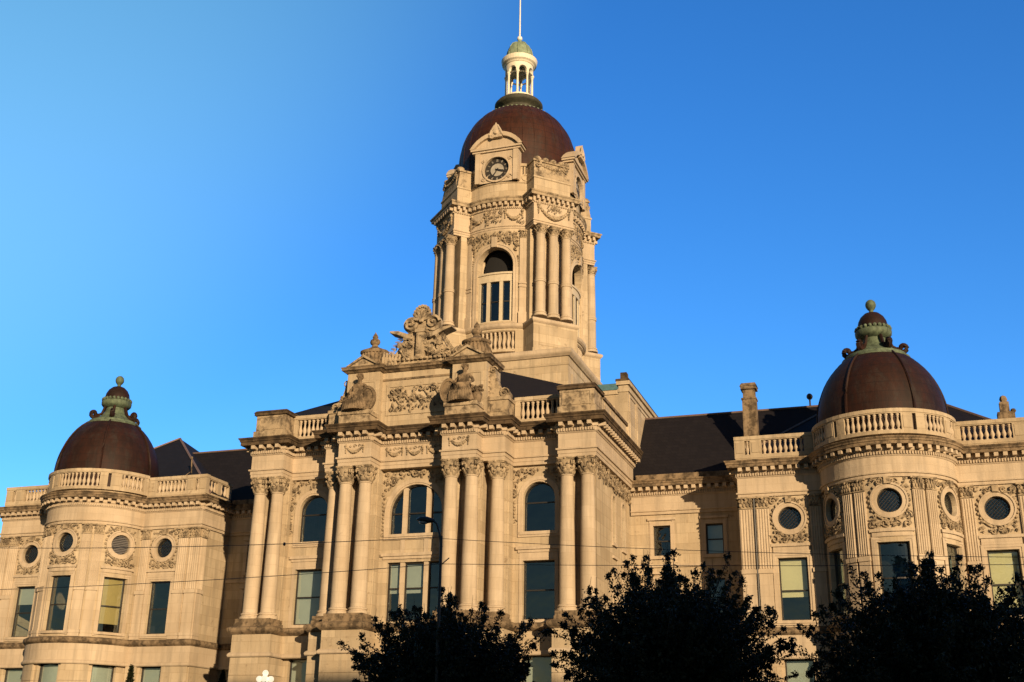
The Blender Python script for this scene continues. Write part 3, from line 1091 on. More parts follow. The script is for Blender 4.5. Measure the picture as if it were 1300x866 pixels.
        lathe(ur, [(.84, 1.14), (.9, 1.22), (.9, 1.32), (.6, 1.44), (.34, 1.56), (.2, 1.66), (.18, 1.76), (.28, 1.82), (.33, 1.94), (.29, 2.08), (.15, 2.18), (.19, 2.28), (.12, 2.42), (.05, 2.52), (.01, 2.62)], c, .35, 20, 1.0, .8, 21.98)
        for k in range(9):                               # cresting of leaves round the foot
            spray(ur, flat(0, -.62), c - .95 + .24 * k, 22.0, .34, pi / 2, random.Random(k), 0)
        ur.build("urn_cap", WORN, CH, 40)
        # scroll buttress outside the pylon
        H = flat(0, -.35)
        sb = MB()
        poly = [(4.4, 19.5), (5.62, 19.5), (5.66, 19.75), (5.5, 19.98), (5.2, 20.05), (4.98, 20.3), (4.82, 20.8), (4.72, 21.3), (4.4, 21.5)]
        if sg < 0:
            poly = [(-s, z) for s, z in poly[::-1]]
        mprism(sb, H, poly, -.55, -.05)
        for e, z, q in ((5.32, 19.78, .3), (4.66, 21.2, .24)):
            scroll(sb, H, sg * e, z, q, sg, 0, 1.5, d=0)
        sb.build("scroll_buttress", CARVED, CH, 40)
        pb = MB()
        a, c2 = sorted((sg * 4.42, sg * 5.62))
        mbox(pb, H, a, c2, 18.15, 19.3, -1.0, .18)
        mbox(pb, H, a - .06, c2 + .06, 19.3, 19.5, -1.05, .26)
        mbox(pb, H, a + .2, c2 - .2, 18.62, 19.1, .18, .22)
        pb.build("buttress_pedestal", CARVED, CH)
        # pedestal under the statue
        sp = MB()
        a, c2 = sg * 3.3 - .95, sg * 3.3 + .95
        mbox(sp, flat(0, -1.9), a, c2, 18.12, 18.9, -1.2, 0)
        mbox(sp, flat(0, -1.9), a - .06, c2 + .06, 18.72, 18.95, -1.25, .07)
        sp.build("statue_pedestal", CARVED, CH)
    # crest: broken pediment, trefoil shell on a pier, rinceaux
    cr = MB()
    F2 = flat(0, -.3)
    mbox(cr, F2, -1.95, 1.95, 21.99, 22.3, -.9, .02)
    mprism(cr, F2, [(-2.2, 22.3), (2.2, 22.3), (1.75, 22.8), (1.35, 23.4), (1.1, 24.0), (.5, 24.4), (-.5, 24.4), (-1.1, 24.0), (-1.35, 23.4), (-1.75, 22.8)], -.75, -.2)
    mbox(cr, F2, -.26, .26, 22.3, 24.15, -.7, .1)
    mbox(cr, F2, -.34, .34, 24.0, 24.2, -.7, .16); mbox(cr, F2, -.34, .34, 22.3, 22.5, -.7, .16)
    mbox(cr, F2, -.17, .17, 22.65, 23.9, .1, .14)
    for sg in (-1, 1):
        top = [(.6, 23.62), (1.0, 23.74), (1.5, 23.98), (2.0, 24.14), (1.98, 24.24), (1.45, 24.2), (.95, 24.0), (.6, 23.84)]
        if sg < 0:
            top = [(-q, z) for q, z in top[::-1]]
        mprism(cr, F2, top, -.7, .12)
        scroll(cr, F2, sg * .72, 24.62, .42, sg, 0, 1.4, .12, d=.0)
        mprism(cr, F2, [(sg * .72 + .5 * cos(k * pi / 8), 24.6 + .5 * sin(k * pi / 8)) for k in range(16)], -.4, -.1)
        scroll(cr, F2, sg * 1.05, 23.1, .42, -sg, .5, 1.3, .11, d=-.08)
        scroll(cr, F2, sg * 1.62, 22.62, .3, sg, .5, 1.3, .09, d=-.08)
        R_ = random.Random(9)
        for k in range(16):
            t = R_.random()
            spray(cr, F2, sg * R_.uniform(.4, 1.75 - t * .7), 22.4 + t * 1.3, R_.uniform(.35, .6), R_.uniform(.3, 2.8), R_, R_.uniform(.02, .16))
        for k in range(8):                               # leaf tips breaking the raking outline
            t = (k + .5) / 8
            spray(cr, F2, sg * (2.1 - 1.05 * t), 22.35 + 1.6 * t, .34, pi / 2 - sg * .7, R_, -.15)
        # fluted slope that ties the crest to the urn caps
        for k in range(5):
            q = 1.55 + .2 * k
            tube(cr, [F2(sg * q, 22.0, .1), F2(sg * (q + .02), 22.5 + .03 * k, .02), F2(sg * (q + .12), 22.75 + .06 * k, -.25)], .11, 5)
    mprism(cr, F2, [(.5 * cos(k * pi / 10), 25.14 + .6 * sin(k * pi / 10)) for k in range(20)], -.35, -.06)
    for k in range(11):                                  # scalloped rim of the shell
        an = -.25 + (pi + .5) * k / 10
        mblob(cr, F2, .5 * cos(an), 25.12 + .58 * sin(an), -.06, .13, .13, .14)
    for k in range(7):
        leaf(cr, F2, 0, 24.78, .78, .2, pi * (k + .5) / 7, .02)
    mblob(cr, F2, 0, 24.78, .08, .2, .2, .16); mbox(cr, F2, -.45, .45, 24.2, 24.7, -.35, -.08)
    for k in range(14):
        q = -1.9 + k * .29
        mblob(cr, F2, q, 22.34, .12, .13, .1, .12)
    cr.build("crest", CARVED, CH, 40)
    # long gable wall over the flank with its little flue, and a copper-roofed stair head
    g = MB()
    K = flat(10.76, 7.5, 0, 1)
    mbox(g, K, 0, 8.9, 17.6, 22.2, -.62, 0)
    for s0, s1 in ((.25, 2.0), (2.3, 5.2), (5.5, 8.6)):
        ring(g, K, [(s0, 18.8), (s1, 18.8), (s1, 21.6), (s0, 21.6)], [(s0 + .14, 18.94), (s1 - .14, 18.94), (s1 - .14, 21.46), (s0 + .14, 21.46)], -.01, .05)
    mbox(g, K, -.06, 8.96, 21.75, 21.95, -.68, .07)
    mbox(g, K, -.12, 9.0, 22.2, 22.45, -.74, .12)
    g.build("gable_wall", STONE, CH)
    g = MB(); mtaper(g, K, -.16, 9.04, 22.45, 22.62, -.78, .16, .1); mbox(g, K, .05, .55, 22.6, 23.05, -.5, -.1)
    g.build("coping", BLACKENED, CH)
    g = MB(); mbox(g, flat(0, 14), 6.2, 8.6, 19.8, 23.7, -3, 0); mbox(g, flat(0, 14), 6.1, 8.7, 23.7, 24.0, -3.1, .1)
    mbox(g, flat(0, 14), 7.0, 7.8, 22.2, 23.4, 0, .03)
    g.build("stair_head", STONE, CH)
    g = MB(); g.add([(6.0, 13.85, 24.0), (8.8, 13.85, 24.0), (8.8, 17.2, 24.0), (6.0, 17.2, 24.0), (6.4, 15.5, 25.0), (8.4, 15.5, 25.0)], [(0, 1, 5, 4), (1, 2, 5), (2, 3, 4, 5), (3, 0, 4)])
    g.build("stair_head_roof", simple("teal_copper", (0.08, 0.19, 0.2), .7, .3), CH)
    # back wall that closes the block
    g = MB(); mbox(g, flat(0, 24), -10.4, 10.4, ZG, 18.2, -.3, 0); g.build("back_wall", STONE, CH)
pav_top()

# ---------------------------------------------------------------- wings and links (built once to the right, once mirrored)
WX, WY, WR, WCY = 25.6, 5.26, 3.56, 5.6
_a = math.acos((WCY - WY) / WR)
WP = [(10.5, 8.7), (17.48, 8.7), (17.48, WY)] + [(WX + x, WCY + y) for x, y in arc(0, 0, WR, -_a, _a, 28)] + [(33.72, WY), (33.72, 22)]
WING = WP[1:]

def wing(mirror):
    global MIRROR
    MIRROR = mirror
    left = mirror
    FL = flat(0, WY + .12)
    CY = cyl(WX, WCY, WR - .12)
    Rb = WR - .12
    LK = flat(0, 8.82)
    th = radians(61)
    # walls with openings
    mb = MB()
    zt = 14.3
    flops = []
    for c in (20.24, 30.96):
        flops.append([Op('rect', c, .77, 1.3, 5.36), Op('rect', c, .77, 7.38, 10.75), Op('circle', c, .64, 12.93)])
    wall(mb, FL, 17.56, 22.2, ZG, zt, flops[0], .34)
    wall(mb, FL, 29.0, 33.64, ZG, zt, flops[1], .34)
    cops = []
    for k in (-1, 0, 1):
        s = k * th * Rb
        cops.append([Op('rect', s, .8, 1.3, 5.36), Op('rect', s, .8, 7.38, 10.85), Op('circle', s, .64, 12.98)])
    aa = math.acos((WCY - WY - .12) / Rb)
    wall(mb, CY, -aa * Rb, aa * Rb, ZG, zt, sum(cops, []), .34, .2)
    mbox(mb, flat(17.58, 8.9, 0, -1), 0, 3.55, ZG, zt, -.4, 0)            # cheek towards the link
    mbox(mb, flat(33.6, WY + .1, 0, 1), 0, 16, ZG, zt, -.4, 0)
    mbox(mb, flat(0, 22), 10.4, 33.7, ZG, 16.3, -.3, 0)
    mb.build("wing_wall", STONE, CH)
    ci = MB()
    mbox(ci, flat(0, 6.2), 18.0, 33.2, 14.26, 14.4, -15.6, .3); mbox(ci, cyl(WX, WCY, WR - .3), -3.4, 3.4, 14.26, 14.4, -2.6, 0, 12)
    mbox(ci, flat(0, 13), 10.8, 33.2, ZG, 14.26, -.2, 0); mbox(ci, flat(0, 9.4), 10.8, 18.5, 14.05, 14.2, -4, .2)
    ci.build("inner_wall", INNER_SHADE, CH)
    lm = MB()
    lops = [Op('rect', 12.36, .52, 11.7, 13.52), Op('rect', 15.52, .52, 11.7, 13.52), Op('rect', 12.36, .52, 7.4, 10.3), Op('rect', 15.52, .52, 7.4, 10.3), Op('rect', 12.36, .6, 1.3, 5.3), Op('rect', 15.52, .6, 1.3, 5.3)]
    wall(lm, LK, 10.3, 17.7, ZG, zt, lops, .3)
    lm.build("link_wall", STONE, CH)
    for o in lops:
        window(LK, o, CH, .22, bmat=BLIND2, blind=1.0 if (o.c > 14 and o.z0 > 11 and not left) else None)
    # windows
    bl = {0: (0.62, BLIND), 1: (.86, BLIND)} if not left else {0: (None, None), 1: (.35, BLIND2)}
    for i, ol in enumerate(flops):
        window(FL, ol[0], CH, .27, blind=.6, bmat=BLIND2)
        window(FL, ol[1], CH, .27, blind=bl[i][0], bmat=bl[i][1], mid=.48)
        window(FL, ol[2], CH, .22, lattice=True)
    for i, ol in enumerate(cops):
        window(CY, ol[0], CH, .27, ds=.2, blind=(.8 if left else .5), bmat=BLIND2)
        cream = {(True, 0): (.84, simple("tan_blind", (0.40, 0.30, 0.12), .8, .05))}.get((left, i), (None, None))
        if left and i == 1:
            cream = (.0, None)
        window(CY, ol[1], CH, .27, ds=.2, blind=cream[0] or None, bmat=cream[1], mid=.48)
        if left and i == 0:
            lv = MB()
            for q in range(11):
                zz = ol[2].z0 - .56 + q * .112
                h = sqrt(max(0.01, .62 ** 2 - (zz - ol[2].z0) ** 2))
                vs = [CY(ol[2].c - h, zz, -.1), CY(ol[2].c + h, zz, -.1), CY(ol[2].c + h, zz + .075, -.2), CY(ol[2].c - h, zz + .075, -.2)]
                lv.quad(*vs)
                lv.quad(CY(ol[2].c - h, zz - .02, -.1), CY(ol[2].c + h, zz - .02, -.1), CY(ol[2].c + h, zz, -.1), CY(ol[2].c - h, zz, -.1))
            lo = lv.build("louvre", LOUVRE, CH)
            pm = MB(); fill(pm, CY, ol[2], -.3); pm.build("backing", INNER_SHADE, lo)
        else:
            window(CY, ol[2], CH, .22, lattice=True, ds=.2)
    # entablature right round wing and link
    e = MB()
    sweep(e, WP, [(-.5, 14.2), (0, 14.2), (0, 14.36), (.08, 14.38), (.09, 14.46), (.01, 14.48), (0, 14.5), (0, 15.3), (-.5, 15.3)])
    e.build("entablature", SMOOTH, CH)
    e = MB()
    sweep(e, WP, [(-.5, 15.3), (.03, 15.3), (.07, 15.36), (.07, 15.56), (.13, 15.58), (.13, 15.84), (-.5, 15.84)])
    blocks(e, WP, .145, .08, 15.38, 15.54, .06, .15)
    blocks(e, WP, .47, .22, 15.62, 15.83, .11, .45)
    e.build("dentil_course", SMOOTH, CH)
    e = MB()
    sweep(e, WP, [(-.6, 15.84), (.5, 15.84), (.5, 16.0), (.55, 16.02), (.55, 16.1), (.62, 16.18), (.62, 16.23), (0.05, 16.33), (-.6, 16.35)])
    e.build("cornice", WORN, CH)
    # sill ledge, string course, base
    BP = [(10.9, 8.55), (17.3, 8.55), (17.3, WY - .12)] + [(WX + x, WCY + y) for x, y in arc(0, 0, WR + .12, -_a, _a, 28)] + [(33.9, WY - .12), (33.9, 20)]
    e = MB()
    sweep(e, BP, [(-.7, 6.6), (.02, 6.6), (.14, 6.7), (.18, 6.78), (.18, 6.93), (.04, 7.02), (-.7, 7.04)])
    e.build("ledge", WORN, CH)
    e = MB()
    sweep(e, BP, [(-.6, 5.62), (0, 5.62), (0, 6.6), (-.6, 6.6)])
    sweep(e, BP, [(-.6, 5.36), (.06, 5.36), (.1, 5.42), (.1, 5.52), (.02, 5.62), (-.6, 5.62)])
    e.build("string_course", SMOOTH, CH)
    # pilasters: fluted above, plain pedestals below
    def pil(M, s0, s1, dd=.14):
        pl = MB(); cp = MB()
        fluted(pl, M, s0, s1, 10.14, 13.53, dd)
        mbox(pl, M, s0 - .03, s1 + .03, 9.92, 10.14, -.05, dd + .06)
        mbox(pl, M, s0, s1, 7.45, 9.92, -.05, dd)
        mbox(pl, M, s0 - .05, s1 + .05, 7.25, 7.45, -.05, dd + .06)
        mbox(pl, M, s0 - .03, s1 + .03, 7.04, 7.25, -.05, dd + .03)
        pilaster_cap(cp, M, s0, s1, 13.53, 14.2, dd)
        cp.build("capital", CARVED, pl.build("pilaster", SMOOTH, CH), 40)
    for a0, a1 in ((17.5, 18.27), (18.42, 19.15), (21.35, 22.0), (29.2, 29.85), (32.05, 32.78), (32.93, 33.7)):
        pil(FL, a0, a1)
    for k in (-1, 1):
        for j in (-1, 1):
            c = (k * th / 2 + j * .105) * Rb
            pil(CY, c - .29, c + .29)
    pil(flat(17.58, 8.9, 0, -1), 2.85, 3.5)
    def bay(M, c, zc, ncv, seed):
        n = 4
        tr = MB(); cv = MB()
        ringn = Op('circle', c, .64, zc)
        ring(tr, M, ringn.loop(-.3), ringn.loop(-.2), -.02, .13)
        ring(tr, M, ringn.loop(-.2), ringn.loop(-.003), -.02, .08)
        ro = Op('rect', c, .8, 7.38, 10.75 if M is FL else 10.85)
        ring(tr, M, ro.loop(-.26), ro.loop(-.12), -.02, .085)
        ring(tr, M, ro.loop(-.12), ro.loop(-.003), -.02, .05)
        mbox(tr, M, c - 1.1, c + 1.1, 11.36, 11.52, -.05, .16, n)
        mbox(tr, M, c - 1.0, c + 1.0, 11.02 if M is FL else 11.12, 11.36, -.05, .07, n)
        mbox(tr, M, c - 1.02, c + 1.02, 7.22, 7.38, -.1, .14, n)
        rej = lambda s, z, q: (s - c) ** 2 + (z - zc) ** 2 < (.96 + q * .5) ** 2
        relief(cv, M, c - 1.05, c + 1.05, 11.55, 14.15, .28, seed, rej, 1.5)
        for q in range(24):
            a = q * 2 * pi / 24
            mblob(cv, M, c + 1.0 * cos(a), zc + 1.0 * sin(a), .06, .1, .075, .07, a + pi / 2 + .4, 6, 4)
        mbox(cv, M, c - .17, c + .17, zc + .86, zc + 1.22, 0, .22)
        for j in (-1, 1):
            scroll(cv, M, c + j * .33, zc + 1.0, .16, j, 0, 1.2, d=.08)
            scroll(cv, M, c + j * .28, zc - 1.2, .2, j, 0, 1.3, d=.06)
            leaf(cv, M, c + j * .3, zc - 1.02, .6, .16, pi / 2 + j * -.9, .07)
        tr.build("window_surround", SMOOTH, CH); cv.build("carving", CARVED, CH, 40)
    bay(FL, 20.24, 12.93, 0, 51); bay(FL, 30.96, 12.93, 0, 52)
    for k in (-1, 0, 1):
        bay(CY, k * th * Rb, 12.98, 1, 55 + k)
    # link surrounds
    for c in (12.36, 15.52):
        for z0, z1 in ((11.7, 13.52), (7.4, 10.3)):
            tr = MB()
            o = Op('rect', c, .52, z0, z1)
            ring(tr, LK, o.loop(-.2), o.loop(-.003), -.02, .06)
            mbox(tr, LK, c - .85, c + .85, z1 + .32, z1 + .46, -.05, .13)
            mbox(tr, LK, c - .78, c - .62, z0 - .5, z1 + .32, -.05, .035)
            mbox(tr, LK, c + .62, c + .78, z0 - .5, z1 + .32, -.05, .035)
            mbox(tr, LK, c - .75, c + .75, z0 - .2, z0, -.05, .12)
            tr.build("window_surround", SMOOTH, CH)
    tr = MB(); mbox(tr, LK, 10.4, 17.5, 11.02, 11.2, -.05, .1); tr.build("string_course", SMOOTH, CH)
    # lower storey rustication between windows
    RZ = ((4.36, 5.36), (3.38, 4.33), (2.4, 3.35), (1.42, 2.37), (.44, 1.39), (ZG, .41))
    for M, a, c, d, n in [(FL, a, c, .2, 1) for a, c in ((17.4, 19.3), (21.2, 22.0), (29.2, 29.95), (31.9, 33.85))] + [(CY, k * th / 2 * Rb - .8, k * th / 2 * Rb + .8, .2, 5) for k in (-1, 1)] + [(flat(17.32, 8.7, 0, -1), 0, 3.4, 0, 1)]:
        ru = MB()
        for z0, z1 in RZ:
            mbox(ru, M, a, c, z0, z1, -.1, d, n)
        mbox(ru, M, a + .03, c - .03, ZG, 5.34, -.12, d - .04, n)
        ru.build("rusticated_pier", STONE, CH)
    # balustrade
    bp = MB(); sweep(bp, WING, [(-.5, 16.3), (.02, 16.3), (.02, 16.44), (-.5, 16.44)]); bp.build("blocking_course", STONE, CH)
    FB = flat(0, WY - .02)
    tone = STONE
    balustrade(FB, 17.42, 22.0, 16.44, 17.72, [(17.42, 18.0), (18.3, 18.95), (21.3, 22.0)], mat=tone)
    balustrade(FB, 29.2, 33.76, 16.44, 17.72, [(29.2, 29.6), (32.2, 32.9), (33.2, 33.76)], mat=tone)
    CB = cyl(WX, WCY, WR + .22)
    L = 1.42 * (WR + .22)
    balustrade(CB, -L, L, 16.44, 17.8, [(-L, -L + .35), (-3.4, -2.7), (-2.5, -2.0), (1.0, 1.6), (1.8, 2.3), (3.7, 4.3), (L - .35, L)], n=24, mat=tone, d0=-.22)
    balustrade(flat(17.5, 8.4, 0, -1), 0, 3.1, 16.44, 17.7, [(0, .35), (1.3, 1.7), (2.8, 3.1)], mat=tone, sp=.4)
    if left:
        bk_ = MB()
        mbox(bk_, FB, 17.6, 22.0, 16.42, 17.4, -.42, -.3); mbox(bk_, FB, 29.2, 33.6, 16.42, 17.4, -.42, -.3); mbox(bk_, CB, -L, L, 16.42, 17.4, -.36, -.23, 24)
        bk_.build("parapet_backing", STONE, CH)
    # roofs
    r = MB()
    z0 = 16.6
    apex = (WX, 13.3, 22.85)
    E4 = [(17.4, 5.7, z0), (33.8, 5.7, z0), (33.8, 21, z0), (17.4, 21, z0)]
    r.add(E4 + [apex], [(0, 1, 4), (1, 2, 4), (2, 3, 4), (3, 0, 4)])
    r.add([(10.2, 8.6, 16.45), (20, 8.6, 16.45), (24.5, 12.3, 21.3), (10.2, 12.3, 21.3), (10.2, 16, 16.45), (20, 16, 16.45)], [(0, 1, 2, 3), (3, 2, 5, 4)])
    r.build("roof", SLATE, CH)
    hp = MB()
    for q in (E4[0], E4[1]):
        tube(hp, [q, apex], .09, 5)
    tube(hp, [(10.2, 12.3, 21.3), (24.3, 12.3, 21.3)], .07, 5)
    hp.build("roof_ridge", simple("ridge_tile_" + ("a" if left else "b"), (.15, .10, .085), .7, .2), CH)
    gt = MB(); mbox(gt, flat(0, 8.55), 10.9, 17.4, 16.33, 16.62, -.4, .06)
    gt.build("gutter", WORN, CH)
    # little copper dome over the bay
    dm = MB()
    prof = [(3.42, 16.6), (3.45, 17.9)]
    for k in range(1, 12):
        z = 17.9 + 3.75 * k / 11
        prof.append((3.45 * sqrt(max(0, 1 - ((z - 17.9) / 4.36) ** 2)), z))
    lathe(dm, prof, WX, 5.4, 48)
    d = dm.build("dome", COPPER_DK, CH, 50)
    for k in range(6):
        a = 2 * pi * k / 6
        rb = MB(); tube(rb, [(WX + (q + .03) * cos(a), 5.4 + (q + .03) * sin(a), z) for q, z in prof], .075, 5); rb.build("rib", COPPER_DK, d)
    sk = MB()
    lathe(sk, [(1.86, 21.5), (1.88, 21.64), (1.7, 21.72), (1.66, 21.86), (1.34, 22.0), (1.0, 22.25), (.78, 22.5), (.66, 22.75), (.64, 22.92), (.9, 23.02), (1.0, 23.14), (1.02, 23.34), (.96, 23.44), (.8, 23.48)], WX, 5.4, 32)
    for k in range(22):
        a = 2 * pi * k / 22
        blob(sk, (WX + .93 * cos(a), 5.4 + .93 * sin(a), 23.52), (.11 * cos(a), .11 * sin(a), 0), (-.12 * sin(a), .12 * cos(a), 0), (0, 0, .13))
    sk.build("dome_skirt", GREEN, d, 50)
    sc_ = MB()
    for k in range(6):
        a = 2 * pi * k / 6
        K = flat(WX, 5.4, cos(a), sin(a))
        scroll(sc_, K, 1.5, 22.3, .33, 1, pi, 1.2, .16, d=0)
        tube(sc_, [K(1.4, 22.1, 0), K(.95, 22.42, 0), K(.76, 22.98, 0)], .1, 5)
    sc_.build("dome_scroll", COPPER_DK, d, 40)
    ca = MB()
    lathe(ca, [(.86, 23.42), (.84, 23.7), (.78, 24.0), (.64, 24.27), (.42, 24.48), (.16, 24.58)], WX, 5.4, 24)
    ca.build("dome_cap", COPPER_DK, d, 50)
    fi = MB()
    lathe(fi, [(.2, 24.52), (.12, 24.62), (.13, 24.72), (.2, 24.78), (.28, 24.92), (.3, 25.06), (.26, 25.22), (.14, 25.34), (.02, 25.38)], WX, 5.4, 16)
    fi.build("finial", GREEN, d, 60)
    if not left:
        # downpipe, chimneys, roof vent
        dp = MB(); tube(dp, [(18.34, 5.22, 14.1), (18.34, 5.22, ZG)], .05, 6); dp.build("downpipe", IRON, CH)
        ch = MB()
        K = flat(17.95, 9.0)
        mbox(ch, K, -.42, .42, 17, 21.1, -.7, 0); mbox(ch, K, -.36, .36, 21.1, 21.75, -.64, -.06)
        mbox(ch, K, -.46, .46, 21.1, 21.2, -.74, .04); mbox(ch, K, -.48, .48, 21.75, 21.95, -.76, .06)
        mtaper(ch, K, -.52, .52, 21.95, 22.15, -.8, .1, .1)
        ch.build("chimney", WORN, CH)
        ch = MB()
        K = flat(32.3, 9.0)
        mbox(ch, K, -.25, .25, 18.2, 19.75, -.5, 0); blob(ch, K(0, 19.95, -.25), (.22, 0, 0), (0, .22, 0), (0, 0, .25)); mbox(ch, K, -.42, .5, 18.2, 19.15, -.6, .06); blob(ch, K(.45, 19.25, -.25), (.16, 0, 0), (0, .2, 0), (0, 0, .14))
        ch.build("chimney", WORN, CH)
        vt = MB(); tube(vt, [(21.35, 12.3, 21.2), (21.35, 12.3, 21.75)], .06, 6); blob(vt, (21.35, 12.3, 21.95), (.2, 0, 0), (0, .3, 0), (0, 0, .2), 10, 6)
        vt.build("roof_vent", IRON, CH, 60)
    else:
        vt = MB(); tube(vt, [(20.6, 8.0, 18.6), (20.7, 8.0, 19.6)], .04, 6); blob(vt, (20.7, 8.0, 19.7), (.1, 0, 0), (0, .1, 0), (0, 0, .12)); tube(vt, [(21.9, 6.0, 16.9), (21.2, 7.0, 17.7), (20.7, 8, 18.7)], .03, 5)
        vt.build("roof_vent", WORN, CH)
    MIRROR = False
wing(False)
wing(True)

# ---------------------------------------------------------------- clock tower
TY = 17.27
TR = 4.95
def pier_map(phi, dist):
    return flat(dist * sin(phi), TY - dist * cos(phi), cos(phi), sin(phi))
PIERS = [radians(a) for a in (-135, -45, 45, 135)]
CARD = [radians(a) for a in (0, 90, 180, -90)]

def tower_path(R, dist, half):
    pts = []
    for i, ph in enumerate((0, 90, 180, 270)):
        g = math.asin(half / R)
        a0 = radians(ph) - (pi / 4 - g); a1 = radians(ph) + (pi / 4 - g)
        pts += [(x, TY + y) for x, y in arc(0, 0, R, a0, a1, 12)]
        K = pier_map(radians(ph + 45), dist)
        pts += [K(-half, 0, 0)[:2], K(half, 0, 0)[:2]]
    return pts

def tower():
    # square plinth
    mb = MB()
    sq = [(-5.75, TY - 5.75), (5.75, TY - 5.75), (5.75, TY + 5.75), (-5.75, TY + 5.75)]
    sweep(mb, sq, [(-1, 18), (0, 18), (0, 25.3), (.05, 25.35), (.05, 25.5), (0, 25.55), (0, 25.95), (-1, 25.95)], closed=True)
    for ph in (0, 90, -90):
        K = flat(5.75 * sin(radians(ph)), TY - 5.75 * cos(radians(ph)), cos(radians(ph)), sin(radians(ph)))
        mbox(mb, K, -4.9, 4.9, 21, 24.9, -.01, .05)
    mb.build("tower_plinth", STONE, CH)
    mb = MB()
    sweep(mb, sq, [(-1.2, 25.95), (.1, 25.95), (.26, 26.12), (.3, 26.2), (.3, 26.42), (.18, 26.5), (-1.2, 26.56)], closed=True)
    mb.add([(-5.5, TY - 5.5, 26.5), (5.5, TY - 5.5, 26.5), (5.5, TY + 5.5, 26.5), (-5.5, TY + 5.5, 26.5)], [(0, 1, 2, 3)])
    mb.build("plinth_coping", SMOOTH, CH)
    # pedestal storey: dies under the piers, balustrades under the windows
    P = tower_path(TR + .2, 6.32, 1.74)
    for ph in PIERS:
        mb = MB()
        K = pier_map(ph, 6.32)
        mbox(mb, K, -1.74, 1.74, 26.5, 28.7, -2.6, 0)
        mbox(mb, K, -1.82, 1.82, 26.5, 26.8, -2.6, .07)
        mbox(mb, K, -1.3, 1.3, 27.1, 28.45, 0, .03)
        mb.build("tower_pedestal", STONE, CH)
    mb = MB()
    g = radians(27)
    for ph in CARD:
        C = cyl(0, TY, TR + .08, ph)
        Rr = TR + .08
        mb = MB()
        for sg in (-1, 1):
            a, b = sorted((sg * 1.62, sg * 2.55)); mbox(mb, C, a, b, 26.5, 28.72, -.8, .06, 3)
        mbox(mb, C, -1.66, 1.66, 26.5, 28.70, -.9, -.3, 8)
        mb.build("tower_base_wall", STONE, CH)
    for ph in CARD[:2]:
        balustrade(cyl(0, TY, TR + .08, ph), -1.62, 1.62, 26.98, 28.74, [], d0=-.24, d1=0, n=8, sp=.32)
    mb = MB()
    sweep(mb, P, [(-2, 28.7), (.02, 28.7), (.12, 28.8), (.15, 28.88), (.15, 29.0), (.02, 29.08), (-2, 29.08)], closed=True)
    mb.build("tower_string_course", SMOOTH, CH)
    # shaft: bowed window bays between solid piers
    mb = MB()
    for ph in PIERS:
        K = pier_map(ph, 5.36)
        mbox(mb, K, -1.58, 1.58, 29.0, 36.4, -2.0, 0)
    for ph in CARD:
        C = cyl(0, TY, TR, ph)
        wall(mb, C, -2.6, 2.6, 29.0, 36.4, [Op('arch', 0, 1.38, 29.3, 33.7)], .5, .2)
    mb.build("tower_wall", STONE, CH)
    for ph in PIERS:
        for s in (-1.046, 0, 1.046):
            x, y, _ = pier_map(ph, 5.96)(s, 0, 0)
            column(x, y, 29.67, TCOLUMN_ME, TCAPITAL_ME, 6.04, ph)
    for ph in CARD:
        tr = MB(); cv = MB()
        C = cyl(0, TY, TR, ph)
        for sg in (-1, 1):
            pl = MB(); cp = MB()
            a, b = sorted((sg * 1.83, sg * 2.42))
            mbox(pl, C, a, b, 29.35, 35.72, -.05, .12, 2)
            mbox(pl, C, a - .05, b + .05, 29.08, 29.95, -.05, .2, 2)
            mbox(pl, C, a - .02, b + .02, 31.86, 32.0, -.05, .18, 2); mbox(pl, C, a - .02, b + .02, 32.12, 32.24, -.05, .18, 2)
            pilaster_cap(cp, C, a, b, 35.72, 36.35, .12)
            cp.build("capital", CARVED, pl.build("pilaster", SMOOTH, CH), 40)
        ao = Op('arch', 0, 1.38, 29.3, 33.7)
        ring(tr, C, ao.loop(-.32), ao.loop(-.2), -.02, .1)
        ring(tr, C, ao.loop(-.2), ao.loop(-.003), -.02, .06)
        mbox(tr, C, -.2, .2, 35.05, 35.85, 0, .2)
        rej = lambda s, z, q: s * s + (z - 33.7) ** 2 < (1.75 + q * .6) ** 2
        relief(cv, C, -1.8, 1.8, 34.3, 36.3, .3, 71, rej, 1.6)
        for j in (-1, 1):
            for q in range(5):
                mblob(cv, C, j * 1.72, 34.3 - q * .18, .05, .09 - .01 * q, .1, .07)
        tr.build("window_surround", SMOOTH, CH); cv.build("carving", CARVED, CH, 40)
        # timber screen: three lights under a transom, open lunette above
        f = MB()
        mbox(f, C, -1.4, 1.4, 32.45, 33.0, -.42, -.12, 6)
        mbox(f, C, -1.44, 1.44, 33.0, 33.14, -.42, -.04, 6)
        mbox(f, C, -1.4, 1.4, 29.3, 29.42, -.42, -.14, 6)
        for c in (-1.3, -.5, .5, 1.3):
            mbox(f, C, c - .13, c + .13, 29.42, 32.45, -.4, -.14)
        f.build("window_screen", CREAM, CH)
        for c, ww in ((-.9, .28), (0, .37), (.9, .28)):
            window(C, Op('rect', c, ww, 29.42, 32.45), CH, .3, t=.05, ds=.2)
        lu = MB(); fill(lu, C, Op('arch', 0, 1.42, 33.0, 33.7), -.95); lu.build("lunette_shade_sheet", INNER_SHADE, CH)  # added black sheet, painted as the darkness inside the belfry
    # entablature
    P2 = tower_path(TR, 5.98, 1.62)
    e = MB()
    sweep(e, P2, [(-2, 36.35), (0, 36.35), (0, 36.5), (.04, 36.52), (.04, 36.66), (.1, 36.68), (.1, 36.76), (0, 36.8), (0, 38.2), (-2, 38.2)], closed=True)
    e.build("tower_frieze", SMOOTH, CH)
    e = MB()
    sweep(e, P2, [(-2, 38.2), (.04, 38.2), (.08, 38.26), (.08, 38.62), (-2, 38.62)], closed=True)
